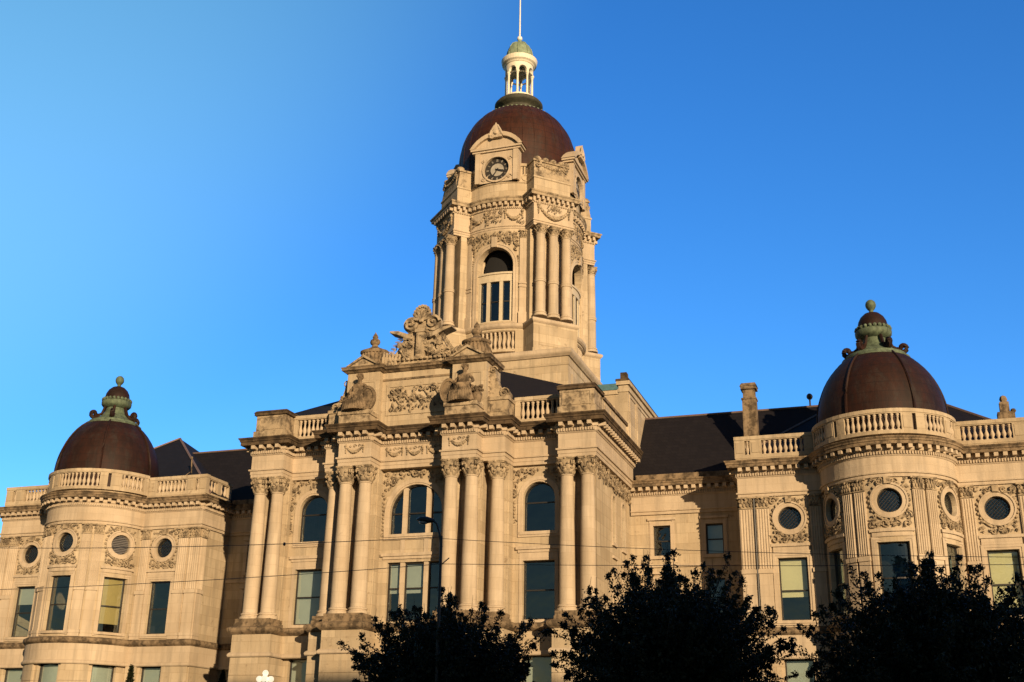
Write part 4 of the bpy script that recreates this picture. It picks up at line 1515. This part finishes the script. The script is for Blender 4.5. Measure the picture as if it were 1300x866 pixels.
    blocks(e, P2, .42, .2, 38.32, 38.6, .06, .34, True)
    blocks(e, P2, .15, .08, 38.12, 38.22, .0, .1, True)
    e.build("dentil_course", SMOOTH, CH)
    e = MB()
    sweep(e, P2, [(-2, 38.62), (.36, 38.62), (.38, 38.8), (.44, 38.86), (.46, 38.95), (.1, 39.12), (-2, 39.14)], closed=True)
    e.build("tower_cornice", CARVED, CH)
    for ph in CARD:
        cv = MB()
        C = cyl(0, TY, TR, ph)
        swag(cv, C, -2.0, -.75, 37.9, .62, .12); swag(cv, C, .75, 2.0, 37.9, .62, .12)
        relief(cv, C, -.7, .7, 36.95, 38.1, .28, 81, None, 1.8)
        relief(cv, C, -2.2, -1.5, 36.9, 37.5, .2, 82, None, 1.5)
        relief(cv, C, 1.5, 2.2, 36.9, 37.5, .2, 83, None, 1.5)
        cv.build("frieze_garland", CARVED, CH, 40)
    for ph in PIERS:
        cv = MB()
        K = pier_map(ph, 5.98)
        swag(cv, K, -1.25, 1.25, 37.95, .85, .14)
        relief(cv, K, -.6, .6, 37.55, 38.1, .2, 84, None, 1.5)
        cv.build("frieze_garland", CARVED, CH, 40)
    # clock stage
    mb = MB()
    P3 = tower_path(TR - .12, 5.75, 1.5)
    sweep(mb, P3, [(-2, 39.1), (0, 39.1), (0, 40.25), (.06, 40.3), (.06, 40.42), (-2, 40.42)], closed=True)
    for ph in CARD:
        C = cyl(0, TY, TR - .2, ph)
        for sg in (-1, 1):
            a, b = sorted((sg * 1.72, sg * 2.7))
            mbox(mb, C, a, b, 40.4, 41.05, -.4, -.02, 3)
            mbox(mb, C, a, b, 41.05, 41.72, -.4, -.22, 3)
            for q in range(4):
                s = sg * (1.84 + .22 * q)
                mbox(mb, C, s - .07, s + .07, 41.05, 41.72, -.3, -.02)
            mbox(mb, C, a, b, 41.72, 41.95, -.45, .06, 3)
            rg = Op('circle', sg * 2.15, .3, 40.8)
            ring(mb, C, rg.loop(0), rg.loop(.09), -.1, .04)
    mb.build("clock_stage", STONE, CH)
    for ph in PIERS:
        K = pier_map(ph, 5.75)
        b = MB()
        mtaper(b, K, -1.5, 1.5, 40.42, 41.75, -1.4, 0, .06, .2)
        mbox(b, K, -1.1, 1.1, 40.65, 41.5, -.3, -.04)
        mbox(b, K, -1.52, 1.52, 41.75, 41.9, -1.4, -.1)
        b.build("corner_block", CARVED, CH)
        c = MB()
        for s, q in ((-1.1, .34), (-.45, .28), (.2, .28), (.85, .33), (1.3, .24)):
            mblob(c, K, s, 41.98, -.3, q, .24, .34, s * .3, 8, 5)
        for s in (-1.15, 1.15):
            scroll(c, K, s, 41.45, .3, 1 if s > 0 else -1, pi / 2, 1.4, d=0)
        for q in range(11):
            mblob(c, K, -1.0 + .2 * q, 41.52 - .25 * (1 - ((q - 5) / 5) ** 2), -.05, .13, .12, .14)
        c.build("cartouche", CARVED, CH, 45)
    # dormers with the clocks
    for ph in CARD:
        K = flat(4.95 * sin(ph), TY - 4.95 * cos(ph), cos(ph), sin(ph))
        d = MB()
        co = Op('circle', 0, .98, 41.5)
        wall(d, K, -1.72, 1.72, 40.4, 42.95, [co], .3)
        mbox(d, K, -1.72, -1.6, 40.4, 42.95, -2.4, -.002); mbox(d, K, 1.6, 1.72, 40.4, 42.95, -2.4, -.002)
        for sg in (-1, 1):
            a, b = sorted((sg * 1.3, sg * 1.68)); mbox(d, K, a, b, 40.42, 42.95, -.1, .09)
        mbox(d, K, -1.9, 1.9, 42.95, 43.1, -2.4, .14); mbox(d, K, -2.02, 2.02, 43.1, 43.26, -2.4, .26)
        seg = [(1.9 * sin(-1.0 + 2.0 * q / 12) / sin(1.0), 43.26 + 1.05 * (cos(-1.0 + 2.0 * q / 12) - cos(1.0)) / (1 - cos(1.0))) for q in range(13)]
        mprism(d, K, [(s, z) for s, z in seg[::-1]], -2.0, .06)
        outer = [(s * 1.1, 43.26 + (z - 43.26) * 1.2 + (.02 if 0 < i < 12 else 0)) for i, (s, z) in enumerate(seg)]
        inner = [(s * .93, 43.26 + (z - 43.26) * .88) for s, z in seg]
        for i in range(12):
            o0, o1, i0, i1 = outer[i], outer[i + 1], inner[i], inner[i + 1]
            d.quad(K(*i0, .3), K(*i1, .3), K(*o1, .3), K(*o0, .3)); d.quad(K(*o0, .3), K(*o1, .3), K(*o1, -2.0), K(*o0, -2.0)); d.quad(K(*i1, .3), K(*i0, .3), K(*i0, .05), K(*i1, .05))
        do = d.build("clock_dormer", SMOOTH, CH)
        r = MB()
        ring(r, K, co.loop(-.14), co.loop(-.002), -.02, .09)
        mprism(r, K, [(-.5, 44.0), (.5, 44.0), (.42, 44.45), (.2, 44.62), (.08, 45.1), (0, 45.28), (-.08, 45.1), (-.2, 44.62), (-.42, 44.45)], -.2, .36)
        for sg in (-1, 1):
            scroll(r, K, sg * .34, 44.12, .2, sg, 0, 1.2, d=.36); tube(r, [K(sg * .1, 45.05, .3), K(sg * .35, 44.6, .36), K(sg * .5, 44.2, .36)], .08, 5)
            for z in (40.75, 42.25):
                scroll(r, K, sg * 1.02, z, .2, sg, 0, 1.2, d=.04)
                leaf(r, K, sg * .85, z, .3, .1, .8, .04)
        mblob(r, K, 0, 44.4, .38, .18, .2, .14)
        r.build("clock_ornament", SMOOTH, do, 40)
        f = MB(); fill(f, K, co, -.16); fo = f.build("clock_face", DIAL, do)
        f = MB()
        q = Op('circle', 0, .52, 41.5); fill(f, K, q, -.145)
        for i in range(12):
            a = i * pi / 6
            for off in ((-.05, .0, .05) if i % 3 == 0 else (-.025, .025)):
                c0 = (.66 * sin(a) + off * cos(a), 41.5 + .66 * cos(a) - off * sin(a)); c1 = (.86 * sin(a) + off * cos(a), 41.5 + .86 * cos(a) - off * sin(a))
                tube(f, [K(*c0, -.14), K(*c1, -.14)], .016, 4)
        f.build("clock_numerals", DIALPALE, do)
        f = MB()
        for ang, ln, wd in ((radians(213), .78, .05), (radians(107), .6, .085)):
            e = (sin(ang), cos(ang)); t = (e[1], -e[0])
            pts = [(-e[0] * .15 - t[0] * wd * .6, 41.5 - e[1] * .15 - t[1] * wd * .6), (e[0] * ln * .8 - t[0] * wd, 41.5 + e[1] * ln * .8 - t[1] * wd), (e[0] * ln, 41.5 + e[1] * ln), (e[0] * ln * .8 + t[0] * wd, 41.5 + e[1] * ln * .8 + t[1] * wd), (-e[0] * .15 + t[0] * wd * .6, 41.5 - e[1] * .15 + t[1] * wd * .6)]
            h = MB(); mprism(h, K, pts, -.12, -.09); h.build("clock_hand", IRON, do)
    # dome
    dm = MB()
    prof = [(4.6, 40.4), (4.65, 43.4)]
    for k in range(0, 17):
        z = 44.0 + 4.25 * k / 16
        prof.append((4.65 * sqrt(max(0, 1 - ((z - 44.0) / 5.2) ** 2)), z))
    lathe(dm, prof, 0, TY, 72)
    d = dm.build("dome", COPPER, CH, 50)
    sm = MB()
    for k in range(32):
        a = 2 * pi * k / 32
        tube(sm, [((q + .005) * cos(a), TY + (q + .005) * sin(a), z) for q, z in prof], .018, 4)
    sm.build("dome_seams", COPPER, d)
    bd = MB()
    lathe(bd, [(2.6, 47.95), (2.68, 48.02), (2.68, 48.16), (2.5, 48.3), (2.1, 48.45), (1.7, 48.62)], 0, TY, 48)
    for k in range(48):
        a = 2 * pi * k / 48
        blob(bd, (2.68 * cos(a), TY + 2.68 * sin(a), 48.17), (.11, 0, 0), (0, .11, 0), (0, 0, .11))
    bd.build("bead_ring", GREEN_PALE, d, 40)
    dr = MB()
    lathe(dr, [(1.72, 48.5), (1.66, 48.8), (1.55, 48.9), (1.52, 49.2), (1.64, 49.32), (1.86, 49.42), (1.94, 49.52), (1.94, 49.68), (1.82, 49.74), (1.8, 49.86), (1.4, 49.98), (1.34, 50.1)], 0, TY, 40)
    dr.build("lantern_drum", GREEN_DK, d, 40)
    ln = MB()
    lathe(ln, [(1.3, 50.02), (1.3, 50.3), (1.0, 50.32)], 0, TY, 32)
    NL = 8
    C = cyl(0, TY, 1.14)
    half = pi / NL * 1.14
    for k in range(NL):
        Ck = cyl(0, TY, 1.14, 2 * pi * (k + .5) / NL + .2)
        wall(ln, Ck, -half, half, 52.42, 53.32, [Op('arch', 0, half - .12, 52.42, 52.62)], .22, .1)
    sweep(ln, [(x, TY + y) for x, y in arc(0, 0, 1.14, 0, 2 * pi * 39 / 40, 39)], [(-.25, 53.3), (.05, 53.3), (.12, 53.4), (.26, 53.5), (.3, 53.66), (.34, 53.86), (-.25, 53.92)], closed=True)
    lo = ln.build("lantern", WHITE, CH)
    for k in range(NL):
        a = 2 * pi * k / NL + .2
        c = MB(); lathe(c, [(.14, 50.3), (.14, 50.42), (.1, 50.48), (.088, 52.15), (.12, 52.2), (.1, 52.26), (.17, 52.36), (.17, 52.45)], 1.06 * sin(a), TY - 1.06 * cos(a), 10)
        c.build("lantern_column", WHITE, lo, 40)
    cp = MB(); lathe(cp, [(1.24, 53.88), (1.2, 54.0), (1.08, 54.1), (1.06, 54.5), (.96, 54.95), (.7, 55.4), (.34, 55.68), (.16, 55.78), (.16, 55.98)], 0, TY, 32)
    for k in range(8):
        a = 2 * pi * k / 8 + .2
        tube(cp, [(q * cos(a), TY + q * sin(a), z) for q, z in ((1.1, 54.1), (1.08, 54.5), (.98, 54.95), (.72, 55.41), (.34, 55.7))], .045, 5)
    cp.build("lantern_dome", GREEN_PALE, lo, 50)
    fp = MB(); blob(fp, (0, TY, 56.14), (.23, 0, 0), (0, .23, 0), (0, 0, .23), 14, 8); tube(fp, [(0, TY, 56.3), (0, TY, 64.5)], .075, 8, .03)
    fp.build("flagpole", simple("white_pole", (.7, .7, .68), .4, .05), lo, 60)
tower()

# ================================================================== statues on the attic pedestals
def skin_body(name, pts, edges, mat, scale=1.0, parent=None, at=(0, 0, 0)):
    me = bpy.data.meshes.new(name)
    me.from_pydata([tuple(c * scale + q for c, q in zip(p[:3], at)) for p in pts], edges, [])
    o = bpy.data.objects.new(name, me)
    COL.objects.link(o)
    o.modifiers.new("skin", 'SKIN')
    sv = me.skin_vertices[0].data
    for i, p in enumerate(pts):
        rx = p[3] * scale
        sv[i].radius = (rx, (p[4] if len(p) > 4 else p[3]) * scale)
    sv[0].use_root = True
    sb = o.modifiers.new("sub", 'SUBSURF'); sb.levels = 2; sb.render_levels = 2
    dg = bpy.context.evaluated_depsgraph_get()
    nm = bpy.data.meshes.new_from_object(o.evaluated_get(dg))
    nm.name = name
    bpy.data.objects.remove(o)
    bpy.data.meshes.remove(me)
    nm.materials.clear(); nm.materials.append(mat)
    nm.polygons.foreach_set("use_smooth", [True] * len(nm.polygons))
    return link(name, nm, parent)

def statue(x, y, z, flip, label):
    g = thing("statue", label, "statue", (x, y, z), "stone figures on the attic pedestals")
    f = -1 if flip else 1
    k = 1.56
    # seated robed woman facing -Y, one arm lifted on a shield
    pts = [(0, 0, .52, .2, .17), (0, .02, .72, .15, .13), (0, .02, .92, .17, .14), (0, .0, 1.1, .15, .12), (0, -.02, 1.2, .065), (0, -.04, 1.3, .095, .1), (0, -.04, 1.43, .085, .09),
           (.13, -.2, .54, .13), (.15, -.48, .56, .1), (.16, -.52, .3, .085), (.16, -.54, .08, .07), (.17, -.66, .04, .055),
           (-.13, -.2, .54, .13), (-.15, -.46, .58, .1), (-.17, -.44, .3, .085), (-.17, -.46, .08, .07), (-.18, -.58, .04, .055),
           (.21 * f, .0, 1.08, .07), (.38 * f, -.04, .88, .058), (.46 * f, -.22, .78, .045), (.48 * f, -.3, .78, .04),
           (-.21 * f, .0, 1.08, .07), (-.36 * f, -.06, .86, .058), (-.26 * f, -.32, .72, .045), (-.2 * f, -.38, .7, .04)]
    ed = [(0, 1), (1, 2), (2, 3), (3, 4), (4, 5), (5, 6), (0, 7), (7, 8), (8, 9), (9, 10), (10, 11), (0, 12), (12, 13), (13, 14), (14, 15), (15, 16), (3, 17), (17, 18), (18, 19), (19, 20), (3, 21), (21, 22), (22, 23), (23, 24)]
    skin_body("body", pts, ed, WORN, k, g, (x, y, z))
    rb = MB()
    # drapery from lap to feet in folds
    for i in range(11):
        t = -1 + 2 * i / 10
        top = (x + t * .3 * k, y - (.50 - .1 * t * t) * k, z + .62 * k); mid = (x + t * .34 * k, y - (.58 - .12 * t * t) * k, z + .34 * k); low = (x + t * .42 * k, y - (.58 - .2 * t * t) * k, z + .02)
        tube(rb, [(x + t * .24 * k, y - .1 * k, z + .66 * k), top, mid, low], .075 * k, 6, .1 * k)
    lathe(rb, [(.44, 0), (.4, .35), (.36, .6), (.2, .74)], x, y - .14 * k, 14, k, k * .9, z)
    for i in range(7):
        t = -1 + 2 * i / 6
        tube(rb, [(x + t * .17 * k, y - .13 * k, z + 1.08 * k), (x + t * .15 * k, y - .17 * k, z + .9 * k), (x + t * .2 * k, y - .16 * k, z + .62 * k)], .045 * k, 5)
    rb.build("robe", WORN, g, 60)
    hr = MB()
    blob(hr, (x, y + .02, z + 1.42 * k), (.13 * k, 0, 0), (0, .13 * k, 0), (0, 0, .12 * k), 10, 6)
    for i in range(6):
        a = pi * i / 5
        blob(hr, (x + .12 * k * cos(a), y - .04 * k, z + (1.46 + .06 * sin(a)) * k), (.04 * k, 0, 0), (0, .06 * k, 0), (0, 0, .05 * k))
    hr.build("hair", WORN, g, 60)
    fc = MB()
    blob(fc, (x, y - .155 * k, z + 1.36 * k), (.02 * k, 0, 0), (0, .035 * k, 0), (0, 0, .035 * k))
    for sg in (-1, 1):
        blob(fc, (x + sg * .038 * k, y - .135 * k, z + 1.39 * k), (.02 * k, 0, 0), (0, .012 * k, 0), (0, 0, .01 * k))
    fc.build("face", WORN, g, 60)
    ob = MB()
    K = flat(x, y - .34 * k)
    lathe_pts = [(f * .5 * k + .3 * k * cos(q * pi / 9), z + .46 * k + .44 * k * sin(q * pi / 9)) for q in range(18)]
    mprism(ob, K, lathe_pts, -.12, -.02)
    ring(ob, K, [(f * .5 * k + .33 * k * cos(q * pi / 9), z + .46 * k + .47 * k * sin(q * pi / 9)) for q in range(18)], [(f * .5 * k + .24 * k * cos(q * pi / 9), z + .46 * k + .37 * k * sin(q * pi / 9)) for q in range(18)], -.14, .04)
    ob.build("shield", WORN, g)
    ob = MB()
    lathe(ob, [(.1, 0), (.2, .06), (.26, .3), (.3, .5), (.2, .62), (.12, .7), (.18, .78), (.16, .84)], x - f * .52 * k, y - .1, 12, 1, 1, z)
    R = random.Random(5)
    for i in range(26):
        blob(ob, (x - f * (.5 * k) + R.uniform(-.3, .3), y - .12 + R.uniform(-.2, .2), z + .7 + R.uniform(-.05, .34)), (.1, 0, 0), (0, .1, 0), (0, 0, .09))
    ob.build("cornucopia", WORN, g, 50)
statue(-3.3, -1.35, 18.95, False, "blackened stone seated figure on the attic's left pedestal, farther from the clock tower")
statue(3.3, -1.35, 18.95, True, "blackened stone seated figure on the attic's right pedestal, beside the baluster row under the tower")

# ================================================================== trees
def leaf_mat(name, a, b_):
    m, n, l, b = new_mat(name)
    f = noise(n, l, pos(n), 2.5, 3)
    l.new(mixc(n, l, f, a, b_), b.inputs['Base Color'])
    b.inputs['Roughness'].default_value = 0.6
    b.inputs['Specular IOR Level'].default_value = 0.3
    return m
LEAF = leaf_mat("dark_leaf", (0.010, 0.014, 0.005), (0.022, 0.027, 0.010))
BARK = simple("bark", (0.05, 0.038, 0.028), 0.9, 0.3, 6.0, bmp=.5)

def tree(x, y, rx, ztop, zlow, label, seed, nshoot=230, leaves=150, lob=None):
    g = thing("tree", label, "tree", (x, y, ZG), "dark street trees before the courthouse")
    R = random.Random(seed)
    tk = MB(); cr = MB()
    zc = zlow + (ztop - zlow) * .42
    tube(tk, [(x, y, ZG - .1), (x + .05, y, ZG + .9), (x, y, zlow + .2), (x + .1, y + .05, zc)], .2, 8, .09)
    ry = rx * .9
    for i in range(nshoot):
        # a shoot: from inside the crown outwards and up to the envelope
        a = R.uniform(0, 2 * pi)
        u = R.random()
        el = math.asin(min(1, u * 1.05)) if R.random() < .72 else -R.uniform(0, .75)
        q = R.uniform(.72, 1.07) if R.random() > .16 else R.uniform(1.0, 1.22)
        h = (ztop - zc) if el > 0 else (zc - zlow)
        tip = Vector((x + rx * q * cos(el) * cos(a), y + ry * q * cos(el) * sin(a), zc + h * q * (sin(el) ** .9 if el > 0 else sin(el))))
        if lob:
            tip.z += lob(tip.x - x) * (1 if el > .3 else .3)
        base = Vector((x, y, zc - .5)) + (tip - Vector((x, y, zc - .5))) * R.uniform(.12, .35)
        mid = (base + tip) / 2 + Vector((R.uniform(-.2, .2), R.uniform(-.2, .2), -R.uniform(.05, .4)))
        L = (tip - base).length
        tip2 = tip + Vector((R.uniform(-.1, .1), R.uniform(-.1, .1), R.uniform(.25, .85) if (el > .45 and R.random() < .4) else R.uniform(0, .22)))
        pts = [base, mid, tip, tip2]
        if i < 70:
            tube(tk, [Vector((x, y, zlow + .3)) + (base - Vector((x, y, zlow + .3))) * .15, base, mid], .06, 5, .025)
        tube(tk, [mid, tip, tip2], .018, 4, .006)
        nl = int(leaves * R.uniform(.6, 1.2))
        for j in range(nl):
            t = R.random() ** .75
            seg = t * 2.4
            k = min(2, int(seg)); fr = min(1, seg - k)
            c = pts[k].lerp(pts[min(3, k + 1)], fr)
            sp = .07 + .3 * (1 - t)
            c = c + Vector((R.gauss(0, sp * .6), R.gauss(0, sp * .6), R.gauss(0, sp * .5)))
            s = R.uniform(.04, .08)
            d1 = Vector((R.gauss(0, 1), R.gauss(0, 1), R.gauss(0.3, 1))).normalized()
            d2 = d1.cross(Vector((R.gauss(0, 1), R.gauss(0, 1), R.gauss(0, 1)))).normalized()
            cr.add([c - d1 * s, c + d2 * s * .45, c + d1 * s, c - d2 * s * .45], [(0, 1, 2, 3)])
    for i in range(int(nshoot * 60)):                    # inner foliage
        a = R.uniform(0, 2 * pi); q = R.random() ** .5 * .84; el = R.uniform(-.9, 1.35)
        h = (ztop - zc) if el > 0 else (zc - zlow)
        c = Vector((x + rx * q * cos(el) * cos(a), y + ry * q * cos(el) * sin(a), zc + h * q * sin(el) * .95))
        s = R.uniform(.06, .11)
        d1 = Vector((R.gauss(0, 1), R.gauss(0, 1), R.gauss(0, 1))).normalized(); d2 = d1.cross(Vector((R.gauss(0, 1), R.gauss(0, 1), R.gauss(0, 1)))).normalized()
        cr.add([c - d1 * s, c + d2 * s * .5, c + d1 * s, c - d2 * s * .5], [(0, 1, 2, 3)])
    tk.build("trunk", BARK, g, 60)
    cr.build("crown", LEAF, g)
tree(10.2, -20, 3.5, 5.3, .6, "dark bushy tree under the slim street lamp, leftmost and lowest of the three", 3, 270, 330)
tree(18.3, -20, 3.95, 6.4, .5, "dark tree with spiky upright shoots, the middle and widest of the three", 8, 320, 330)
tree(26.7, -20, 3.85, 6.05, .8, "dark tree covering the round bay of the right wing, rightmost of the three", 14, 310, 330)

def conifer(x, y, h, r, label, seed):
    g = thing("conifer", label, "tree", (x, y, ZG))
    R = random.Random(seed)
    tk = MB(); tube(tk, [(x, y, ZG - .1), (x, y, ZG + h * .96)], .1, 6, .02); tk.build("trunk", BARK, g)
    cr = MB()
    for i in range(4200):
        t = R.random()
        rr = r * (1 - t) ** .8 * R.uniform(.25, 1.05) + .05
        a = R.uniform(0, 6.28)
        c = Vector((x + rr * cos(a), y + rr * sin(a), ZG + .3 + (h - .3) * t + R.uniform(-.1, .15)))
        s = R.uniform(.06, .12)
        d1 = Vector((cos(a), sin(a), R.uniform(-.2, .9))).normalized(); d2 = d1.cross(Vector((R.gauss(0, 1), R.gauss(0, 1), 1))).normalized()
        cr.add([c - d1 * s, c + d2 * s * .4, c + d1 * s, c - d2 * s * .4], [(0, 1, 2, 3)])
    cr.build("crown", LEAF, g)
conifer(-19.2, 2.0, 6.7, .75, "slim dark conifer tip before the left wing's ground floor windows", 4)
conifer(-14.2, 4.3, 6.5, 1.0, "dark bushy conifer in the shaded corner beside the left link", 6)

# ================================================================== street furniture
def street_lamp():
    x, y = 10.8, -22.4
    g = thing("street_lamp", "slim dark pole with a cobra head lamp on a curved arm above the leftmost tree", "street lamp", (x, y, ZG))
    p = MB(); tube(p, [(x, y, ZG - .1), (x - .02, y, 7.4)], .075, 10, .05); lathe(p, [(.17, 0), (.17, .3), (.1, .4)], x, y, 10, 1, 1, ZG)
    p.build("pole", IRON, g, 60)
    a = MB(); tube(a, [(x, y, 7.0), (x - .1, y, 7.5), (x - .2, y - .03, 7.84), (x - .34, y - .05, 7.94)], .045, 8, .035); tube(a, [(x + .02, y, 6.4), (x + .3, y, 6.62)], .02, 5)
    a.build("arm", IRON, g, 60)
    h = MB()
    sec = []
    for t, w_, hh, z in ((0, .06, .05, 7.94), (.12, .11, .09, 7.96), (.26, .16, .12, 7.98), (.45, .17, .11, 8.0), (.6, .1, .07, 8.02), (.66, .03, .03, 8.02)):
        sec.append([(x - .3 - t, y - .05 + w_ * cos(q * pi / 5), z + hh * sin(q * pi / 5)) for q in range(10)])
    vs = sum(sec, [])
    fs = [(i * 10 + k, i * 10 + (k + 1) % 10, i * 10 + 10 + (k + 1) % 10, i * 10 + 10 + k) for i in range(5) for k in range(10)]
    h.add(vs, fs)
    h.build("lamp_head", IRON, g, 60)
    ln = MB(); blob(ln, (x - .68, y - .05, 7.92), (.2, 0, 0), (0, .12, 0), (0, 0, .09), 10, 6); ln.build("lens", simple("lamp_lens", (.3, .32, .34), .2, .1), g, 60)
street_lamp()

def globe_lamp():
    x, y = -5.85, -5.0
    g = thing("globe_lamp", "old lamp post carrying a cluster of white glass globes before the pavilion", "street lamp", (x, y, ZG))
    p = MB(); lathe(p, [(.22, 0), (.22, .3), (.12, .45), (.09, .8), (.07, 2.5), (.06, 4.6), (.09, 4.7), (.06, 4.9), (.05, 5.4)], x, y, 12, 1, 1, ZG)
    p.build("post", IRON, g, 50)
    a = MB()
    sp = [(x, y, 4.12)] + [(x + .3 * cos(q), y + .3 * sin(q), 3.82) for q in (radians(d) for d in (18, 108, 198, 288))]
    for q in sp[1:]:
        tube(a, [(x, y, 3.2), ((x + q[0]) / 2, (y + q[1]) / 2, 3.2), (q[0], q[1], 3.4), (q[0], q[1], 3.64)], .03, 6)
    a.build("arms", IRON, g, 60)
    mt = simple("opal_glass", (.8, .76, .66), .25, .03)
    pb = mt.node_tree.nodes["Principled BSDF"]                   # the globes are lit
    pb.inputs['Emission Color'].default_value = (1, .86, .6, 1); pb.inputs['Emission Strength'].default_value = .8
    for q in sp:
        b = MB(); blob(b, q, (.16, 0, 0), (0, .16, 0), (0, 0, .16), 14, 8); b.build("globe", mt, g, 60)
globe_lamp()

def wire(pts, sag, label, r=.012, knob=None):
    mb = MB(); P = []
    for a, b in zip(pts, pts[1:]):
        a = Vector(a); b = Vector(b)
        for k in range(24):
            t = k / 24
            q = a.lerp(b, t); q.z -= sag * 4 * t * (1 - t); P.append(q)
    P.append(Vector(pts[-1]))
    tube(mb, P, r, 5)
    if knob:
        blob(mb, knob, (.06, 0, 0), (0, .06, 0), (0, 0, .07))
    o = mb.build("overhead_wire", IRON)
    tag(o, label, "wire", "overhead wires across the street front")
    return o
wire([(-66, -22.4, 9.4), (-16, -22.4, 8.2), (10.8, -22.4, 7.36)], .25, "thin black wire running left from the lamp pole across the columns", .013, (4.59, -22.4, 7.37))
wire([(10.82, -22.4, 7.3), (40, -22.4, 5.6), (90, -22.4, 4.9)], .3, "upper of two thin black wires sloping right from the lamp pole", .010)
wire([(10.82, -22.4, 6.42), (40, -22.4, 5.5), (90, -22.4, 4.5)], .12, "lower of two thin black wires running right from the lamp pole", .010)
wire([(-66, -22.4, 6.3), (-16, -22.4, 6.2), (10.78, -22.4, 6.42)], .2, "faint black wire running left from the pole below the upper windows", .012)

# ================================================================== the block across the street, which shades the foot of the scene
def office(x0, x1, y0, y1, h, label, mat, fl, nb):
    g = thing("office_block", label, "building", ((x0 + x1) / 2, (y0 + y1) / 2, ZG))
    mb = MB()
    F = flat(x1, y1, -1, 0)                      # front faces +Y (the courthouse)
    W = x1 - x0
    ops = []
    sh = (h - 1.2) / fl
    bw = W / nb
    for i in range(nb):
        for j in range(fl):
            ops.append(Op('rect', bw * (i + .5), bw * .28, ZG + j * sh + 1.0, ZG + j * sh + sh - .5))
    wall(mb, F, 0, W, ZG, ZG + h, ops, .25)
    for M, L in ((flat(x0, y1, 0, -1), y1 - y0), (flat(x1, y0, 0, 1), y1 - y0), (flat(x0, y0), W)):
        mb.quad(M(0, ZG, 0), M(L, ZG, 0), M(L, ZG + h, 0), M(0, ZG + h, 0))
    mb.quad((x0, y0, ZG + h - .4), (x1, y0, ZG + h - .4), (x1, y1, ZG + h - .4), (x0, y1, ZG + h - .4))
    mb.build("wall", mat, g)
    c = MB(); mbox(c, F, -.3, W + .3, ZG + h - .9, ZG + h, -.1, .35); c.build("cornice", WORN, g)
    gl = MB()
    for o in ops:
        fill(gl, F, o, -.2)
    gl.build("window_panes", simple("office_glass", (.03, .04, .045), .08, .1), g)
BRICK = simple("tan_brick", (.26, .19, .12), .9, .15, 2.0)
BRICK2 = simple("pale_render", (.36, .31, .23), .9, .12, 2.0)
office(20, 100, -100, -80, 25.3, "pale office block across the street behind the camera", BRICK2, 6, 20)
